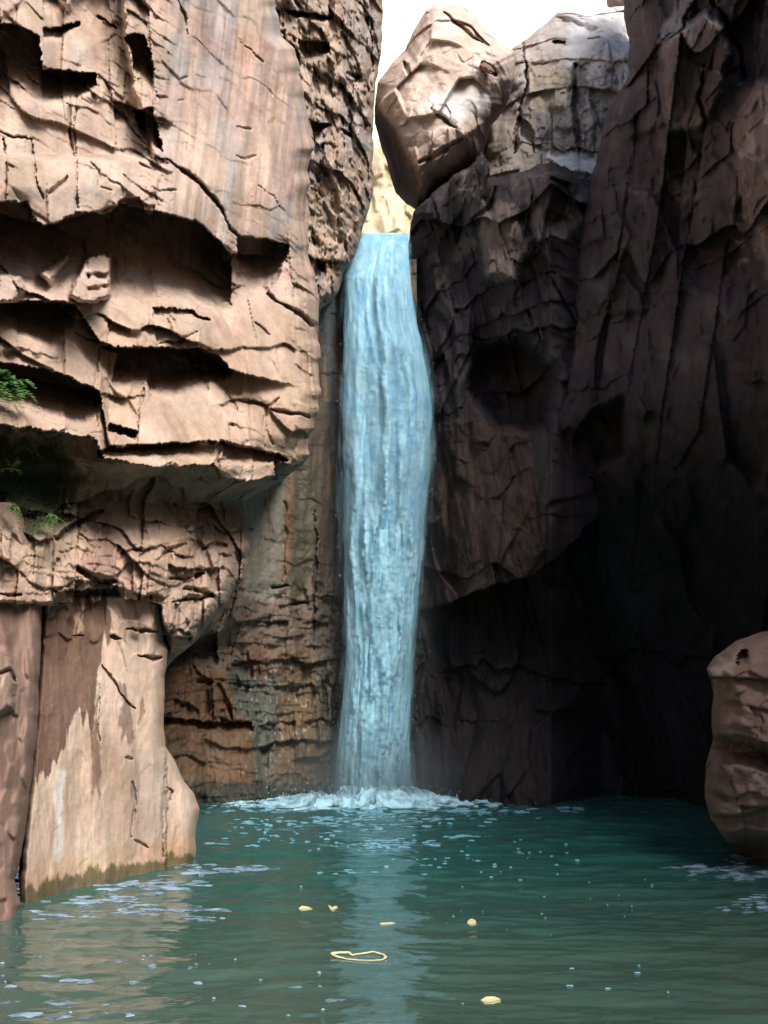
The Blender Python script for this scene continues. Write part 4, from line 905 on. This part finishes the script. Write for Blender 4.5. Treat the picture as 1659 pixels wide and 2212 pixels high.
for (u0, v0, du, dv, n, a, b) in [(520, 1880, 70, 8, 16, 22, 2.6), (420, 1888, 60, 10, 14, 20, 3), (330, 1915, 110, 14, 30, 26, 3), (230, 1945, 120, 12, 20, 22, 2.5), (350, 1962, 110, 12, 22, 26, 2.6), (130, 1975, 120, 10, 12, 18, 1.8),
                                  (400, 1868, 50, 8, 12, 16, 2), (430, 1980, 60, 8, 10, 14, 1.6)]:
    for _ in range(n): items.append((u0 + rs.gauss(0, .5) * du, v0 + rs.gauss(0, .5) * dv, a * rs.uniform(.3, 1.2), b * rs.uniform(.4, 1.1)))
o = flecks('foam', [i for i in items if i[0] > 60 and i[1] < 2100 and i[1] > 1862 + max(0, (430 - i[0]) * .14)], M_scum, 1501)
tag(o, 'drifting pale foam on the water in front of the smooth tan block', 'foam', kind='stuff')
items = []
for (u0, v0, du, dv, n, a, b) in [(1560, 1880, 80, 8, 22, 24, 3), (1620, 1893, 60, 6, 14, 22, 2.6), (1520, 1872, 50, 5, 8, 16, 1.6), (1600, 1855, 40, 10, 10, 14, 2.6), (1620, 1960, 60, 14, 18, 20, 1.8), (1640, 1940, 40, 10, 8, 16, 1.6)]:
    for _ in range(n): items.append((u0 + rs.gauss(0, .5) * du, v0 + rs.gauss(0, .5) * dv, a * rs.uniform(.3, 1.2), b * rs.uniform(.4, 1.1)))
o = flecks('foam', items, M_scum, 1511)
tag(o, 'pale foam strands on the water under the boulder at the right', 'foam', kind='stuff')
items = [(110, 2111, 22, 2.5), (150, 2118, 22, 3), (185, 2122, 18, 4), (20, 2137, 12, 3), (15, 2165, 22, 3), (130, 2166, 30, 5), (60, 2186, 34, 5), (120, 2196, 30, 4), (200, 2200, 24, 3), (240, 2085, 22, 3), (330, 2095, 9, 4), (290, 2125, 12, 2), (228, 2172, 7, 3), (428, 2119, 9, 2.5), (411, 2100, 5, 2), (640, 2132, 14, 2), (640, 2150, 9, 2), (720, 2160, 22, 7), (524, 2178, 8, 2), (327, 2060, 5, 2), (280, 2196, 9, 3)]
for _ in range(20): items.append((rs.uniform(0, 800), rs.uniform(2050, 2205), rs.uniform(1.5, 5), rs.uniform(.8, 1.6)))
o = flecks('foam', items, M_scum, 1521)
tag(o, 'scattered foam flecks floating in the near left corner of the pool', 'foam', kind='stuff')
def lace(m, sc, lo, hi):
    N, L = m.node_tree.nodes, m.node_tree.links; B = N['Principled BSDF']
    t = N.new('ShaderNodeTexNoise'); t.inputs['Scale'].default_value = sc; t.inputs['Detail'].default_value = 6; tc = N.new('ShaderNodeTexCoord'); L.new(tc.outputs['Object'], t.inputs['Vector'])
    k = N.new('ShaderNodeMapRange'); k.inputs['From Min'].default_value = lo; k.inputs['From Max'].default_value = hi; L.new(t.outputs['Fac'], k.inputs['Value']); L.new(k.outputs['Result'], B.inputs['Alpha'])
lace(M_scum, 7, .36, .6)
M_spark = plain('sparkle_foam', (.22, .48, .62), .3)  # foam flecks, and sparkles of reflected light coloured in as flecks
items = []
for (u0, v0, du, dv, n, a, b) in [(820, 1828, 70, 14, 40, 6, 1.5), (900, 1820, 90, 16, 24, 7, 1.5), (1020, 1806, 30, 3, 12, 12, 1.6), (700, 1818, 120, 20, 20, 4, 1.2), (560, 1806, 90, 16, 20, 4, 1.2), (460, 1825, 26, 5, 5, 10, 2.2), (545, 1828, 12, 3, 3, 8, 2.4), (850, 1880, 120, 16, 16, 5, 1.3), (1100, 1860, 150, 40, 30, 3, 1.1),
                                  (1280, 1940, 150, 40, 10, 1.3, .5), (1100, 1990, 250, 60, 8, 1.1, .5), (760, 1775, 330, 14, 150, 7, 1.0), (800, 1752, 380, 7, 150, 9, 1.2), (900, 2000, 500, 120, 4, 1.4, .6), (1300, 2130, 250, 60, 6, 4, 1.0)]:
    for _ in range(n):
        q_ = (u0 + rs.gauss(0, .55) * du, v0 + rs.gauss(0, .55) * dv, a * rs.uniform(.5, 1.8), b * rs.uniform(.35, .8))
        if q_[1] > 1742 and (q_[0] > 440 or q_[1] > 1990): items.append(q_)
o = flecks('foam_sparkles', items, M_spark, 1531)
tag(o, 'small foam flecks and modelled light sparkles sprinkled over the middle of the pool', 'foam_sparkles', kind='stuff')

# sky glints on the ripples, modelled as thin yellow patches on the pool
M_glint = plain('yellow_glint', (.95, .82, .45), .45)
def glint(name, pts, label, group=None, w=None, curl=.002):
    """a sky glint shaped as a thin floating patch from an outline, slightly cupped, with thickness"""
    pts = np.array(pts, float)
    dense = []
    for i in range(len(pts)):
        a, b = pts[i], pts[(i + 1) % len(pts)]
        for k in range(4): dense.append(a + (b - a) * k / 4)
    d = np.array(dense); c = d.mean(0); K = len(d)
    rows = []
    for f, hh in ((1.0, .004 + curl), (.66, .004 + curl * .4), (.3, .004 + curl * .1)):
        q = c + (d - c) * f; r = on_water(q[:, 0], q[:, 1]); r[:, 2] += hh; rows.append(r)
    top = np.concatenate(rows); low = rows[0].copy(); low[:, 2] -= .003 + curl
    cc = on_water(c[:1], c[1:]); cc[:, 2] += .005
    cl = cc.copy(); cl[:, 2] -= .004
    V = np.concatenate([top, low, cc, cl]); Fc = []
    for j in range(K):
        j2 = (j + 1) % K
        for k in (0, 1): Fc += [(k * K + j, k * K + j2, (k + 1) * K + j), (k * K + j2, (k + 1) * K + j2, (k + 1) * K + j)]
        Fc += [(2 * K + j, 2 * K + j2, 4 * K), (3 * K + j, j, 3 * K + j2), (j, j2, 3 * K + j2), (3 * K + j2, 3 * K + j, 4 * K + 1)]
    o = mesh_obj(name, V, Fc, M_glint); return tag(o, label, 'glint', group)
G = 'yellow glints modelled as patches on the pool'
glint('glint_patch', [(645, 1960), (652, 1956), (666, 1957), (675, 1960), (668, 1964), (650, 1964)], 'small oval yellow glint modelled as a patch left of the middle of the pool', G)
glint('glint_patch', [(709, 1955), (718, 1959), (726, 1957), (730, 1959), (724, 1963), (719, 1968), (714, 1964)], 'crumpled pale glint modelled as a patch right beside the small oval one', G)
glint('glint_patch', [(820, 1996), (830, 1995), (850, 1994), (853, 1996), (836, 1997), (822, 1997.5)], 'thin sliver of yellow glint modelled as a patch in the reflection of the waterfall', G)
glint('glint_patch', [(1009, 1997), (1013, 1991), (1020, 1989), (1028, 1993), (1029, 1998), (1016, 1999)], 'small triangular pale glint modelled as a patch right of the waterfall reflection', G)
glint('glint_patch', [(1038, 2158), (1050, 2153), (1068, 2152), (1082, 2156), (1082, 2160), (1066, 2164), (1046, 2163)], 'bright yellow oval glint modelled as a patch nearest the viewer', G)
# ring-shaped sky glint, modelled as a narrow strip bent round, one end wide like an arrow head
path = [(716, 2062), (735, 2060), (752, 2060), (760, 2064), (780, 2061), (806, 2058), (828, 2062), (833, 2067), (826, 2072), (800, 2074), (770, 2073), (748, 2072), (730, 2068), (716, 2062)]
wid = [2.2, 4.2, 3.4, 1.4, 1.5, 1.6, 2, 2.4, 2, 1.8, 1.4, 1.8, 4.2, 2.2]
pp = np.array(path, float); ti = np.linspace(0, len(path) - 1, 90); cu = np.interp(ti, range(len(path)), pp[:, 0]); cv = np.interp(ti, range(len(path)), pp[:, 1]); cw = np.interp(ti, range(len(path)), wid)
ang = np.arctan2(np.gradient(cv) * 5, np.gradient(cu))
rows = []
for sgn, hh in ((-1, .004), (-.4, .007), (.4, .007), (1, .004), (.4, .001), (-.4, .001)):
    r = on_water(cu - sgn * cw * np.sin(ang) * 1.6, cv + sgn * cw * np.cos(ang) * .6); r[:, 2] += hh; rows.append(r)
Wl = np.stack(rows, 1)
o = mesh_obj('glint_ring', Wl.reshape(-1, 3), grid_faces(90, 6, wrap=True), M_glint)
tag(o, 'large yellow ring-shaped glint modelled as a strip low in the middle of the pool', 'glint')

# ------------------------------------------------------------------ plants on the damp left wall
def surf_Y(u, v):
    u = np.array([[float(u)]]); v = np.array([[float(v)]]); Y = baseL(u, v); return float(detailL(u, v, Y, P(u, v, Y))[0][0, 0])
def plant(name, u, v, n, size, label, green, seed, droop=.6, leafs=9, out=.12):
    r = random.Random(seed); Y = min(surf_Y(u + dx, v + dy) for dx in (-16, 0, 16) for dy in (-16, 0, 16, 40)) - .05
    o0 = P(u, v, Y); root = empty(name, tuple(float(q) for q in o0)); tag(root, label, 'plant')
    stems_v, stems_f, lv, lf = [], [], [], []
    for i in range(n):
        a = r.uniform(-math.pi, 0); el = r.uniform(-.2, 1.1); L_ = size * r.uniform(.6, 1.1)
        d = np.array([math.cos(a) * math.cos(el), math.sin(a) * math.cos(el) * .8 - .2, math.sin(el)])
        prev = None
        for k in range(leafs + 1):
            t = k / leafs; p = d * L_ * t + np.array([0, 0, -droop * L_ * t * t])
            sd_ = np.array([d[1], -d[0], 0]); sd_ /= np.linalg.norm(sd_) + 1e-6; w = .003 * (1 - .6 * t)
            b0 = len(stems_v); stems_v += [p - sd_ * w, p + sd_ * w, p + np.array([0, -w, w])]
            if k: stems_f += [(b0 - 3, b0 - 2, b0 + 1, b0), (b0 - 2, b0 - 1, b0 + 2, b0 + 1), (b0 - 1, b0 - 3, b0, b0 + 2)]
            if k:
                for sgn in (-1, 1):
                    s_ = size * .16 * r.uniform(.7, 1.2) * (1.2 - .6 * t)
                    ax = sd_ * sgn + d * .4 + np.array([r.uniform(-.3, .3), r.uniform(-.4, .1), r.uniform(-.5, .1)]); ax /= np.linalg.norm(ax)
                    up = np.array([r.uniform(-.3, .3), -.5, .8]); wd = np.cross(ax, up); wd /= np.linalg.norm(wd)
                    b1 = len(lv); lv += [p, p + ax * s_ * .5 + wd * s_ * .42, p + ax * s_ * 1.05, p + ax * s_ * .5 - wd * s_ * .42, p + ax * s_ * .5 + up * s_ * .1]
                    lf += [(b1, b1 + 1, b1 + 4), (b1 + 1, b1 + 2, b1 + 4), (b1 + 2, b1 + 3, b1 + 4), (b1 + 3, b1, b1 + 4)]
    mesh_obj('stem', stems_v, stems_f, M_stem, root); f = mesh_obj('foliage', lv, lf, green, root); f['kind'] = 'stuff'
    return root
M_stem = plain('plant_stem', (.12, .14, .04), .6)
M_green = plain('fern_green', (.10, .24, .06), .5); M_pale = plain('pale_leaf_green', (.36, .60, .2), .5)
plant('fern', 14, 838, 44, .36, 'bushy green fern growing from a ledge at the left edge of the picture', M_green, 1, .7, 12)
plant('leafy_plant', 26, 1012, 12, .17, 'small bright green plant on the mossy rock under the fern', M_pale, 2, .3, 4)
plant('leafy_plant', 190, 1010, 9, .12, 'tiny pale green plant tucked beneath the lowest shelf of the cliff', M_pale, 3, .3, 4)
plant('fern', 60, 968, 16, .16, 'small dark fern hanging under the lowest shelf near the left edge', M_green, 11, .9, 8)
plant('fern', 118, 1118, 14, .14, 'small fern in a crack of the damp wall above the stained block', M_green, 12, .9, 8)
plant('fern', 30, 1100, 14, .14, 'fern low on the mossy rock at the left edge above the reddish pillar', M_green, 13, .8, 8)
# hanging moss on the damp recess
r = random.Random(8); mv, mf = [], []
for i in range(700):
    u = r.gauss(55, 42); v = r.gauss(1050, 55)
    if u < -10 or u > 175: continue
    Y = lerp(u, [(-60, 8.9), (0, 9.15), (200, 10.4)]) if False else None
    mv.append((u, v))
uv = np.array(mv); Yv = baseL(uv[:, :1], uv[:, 1:]); Yv2, _ = detailL(uv[:, :1], uv[:, 1:], Yv, P(uv[:, :1], uv[:, 1:], Yv)); pts = P(uv[:, 0], uv[:, 1], Yv2[:, 0] - .012)
mv, mf = [], []
for p in pts:
    for k in range(9):
        q_ = p + np.array([r.gauss(0, .03), r.gauss(0, .012) - .01, r.gauss(0, .04)]); s_ = r.uniform(.008, .02)
        a = np.array([r.gauss(0, 1), r.gauss(0, .4), r.gauss(0, 1)]); a /= np.linalg.norm(a); b = np.array([r.gauss(0, 1), -.5, r.gauss(0, 1)]); b /= np.linalg.norm(b)
        n0 = len(mv); mv += [q_, q_ + a * s_, q_ + b * s_]; mf.append((n0, n0 + 1, n0 + 2))
o = mesh_obj('moss', mv, mf, plain('moss_green', (.02, .04, .012), .8))
tag(o, 'dark green moss covering the damp recess below the fern', 'moss', kind='stuff')
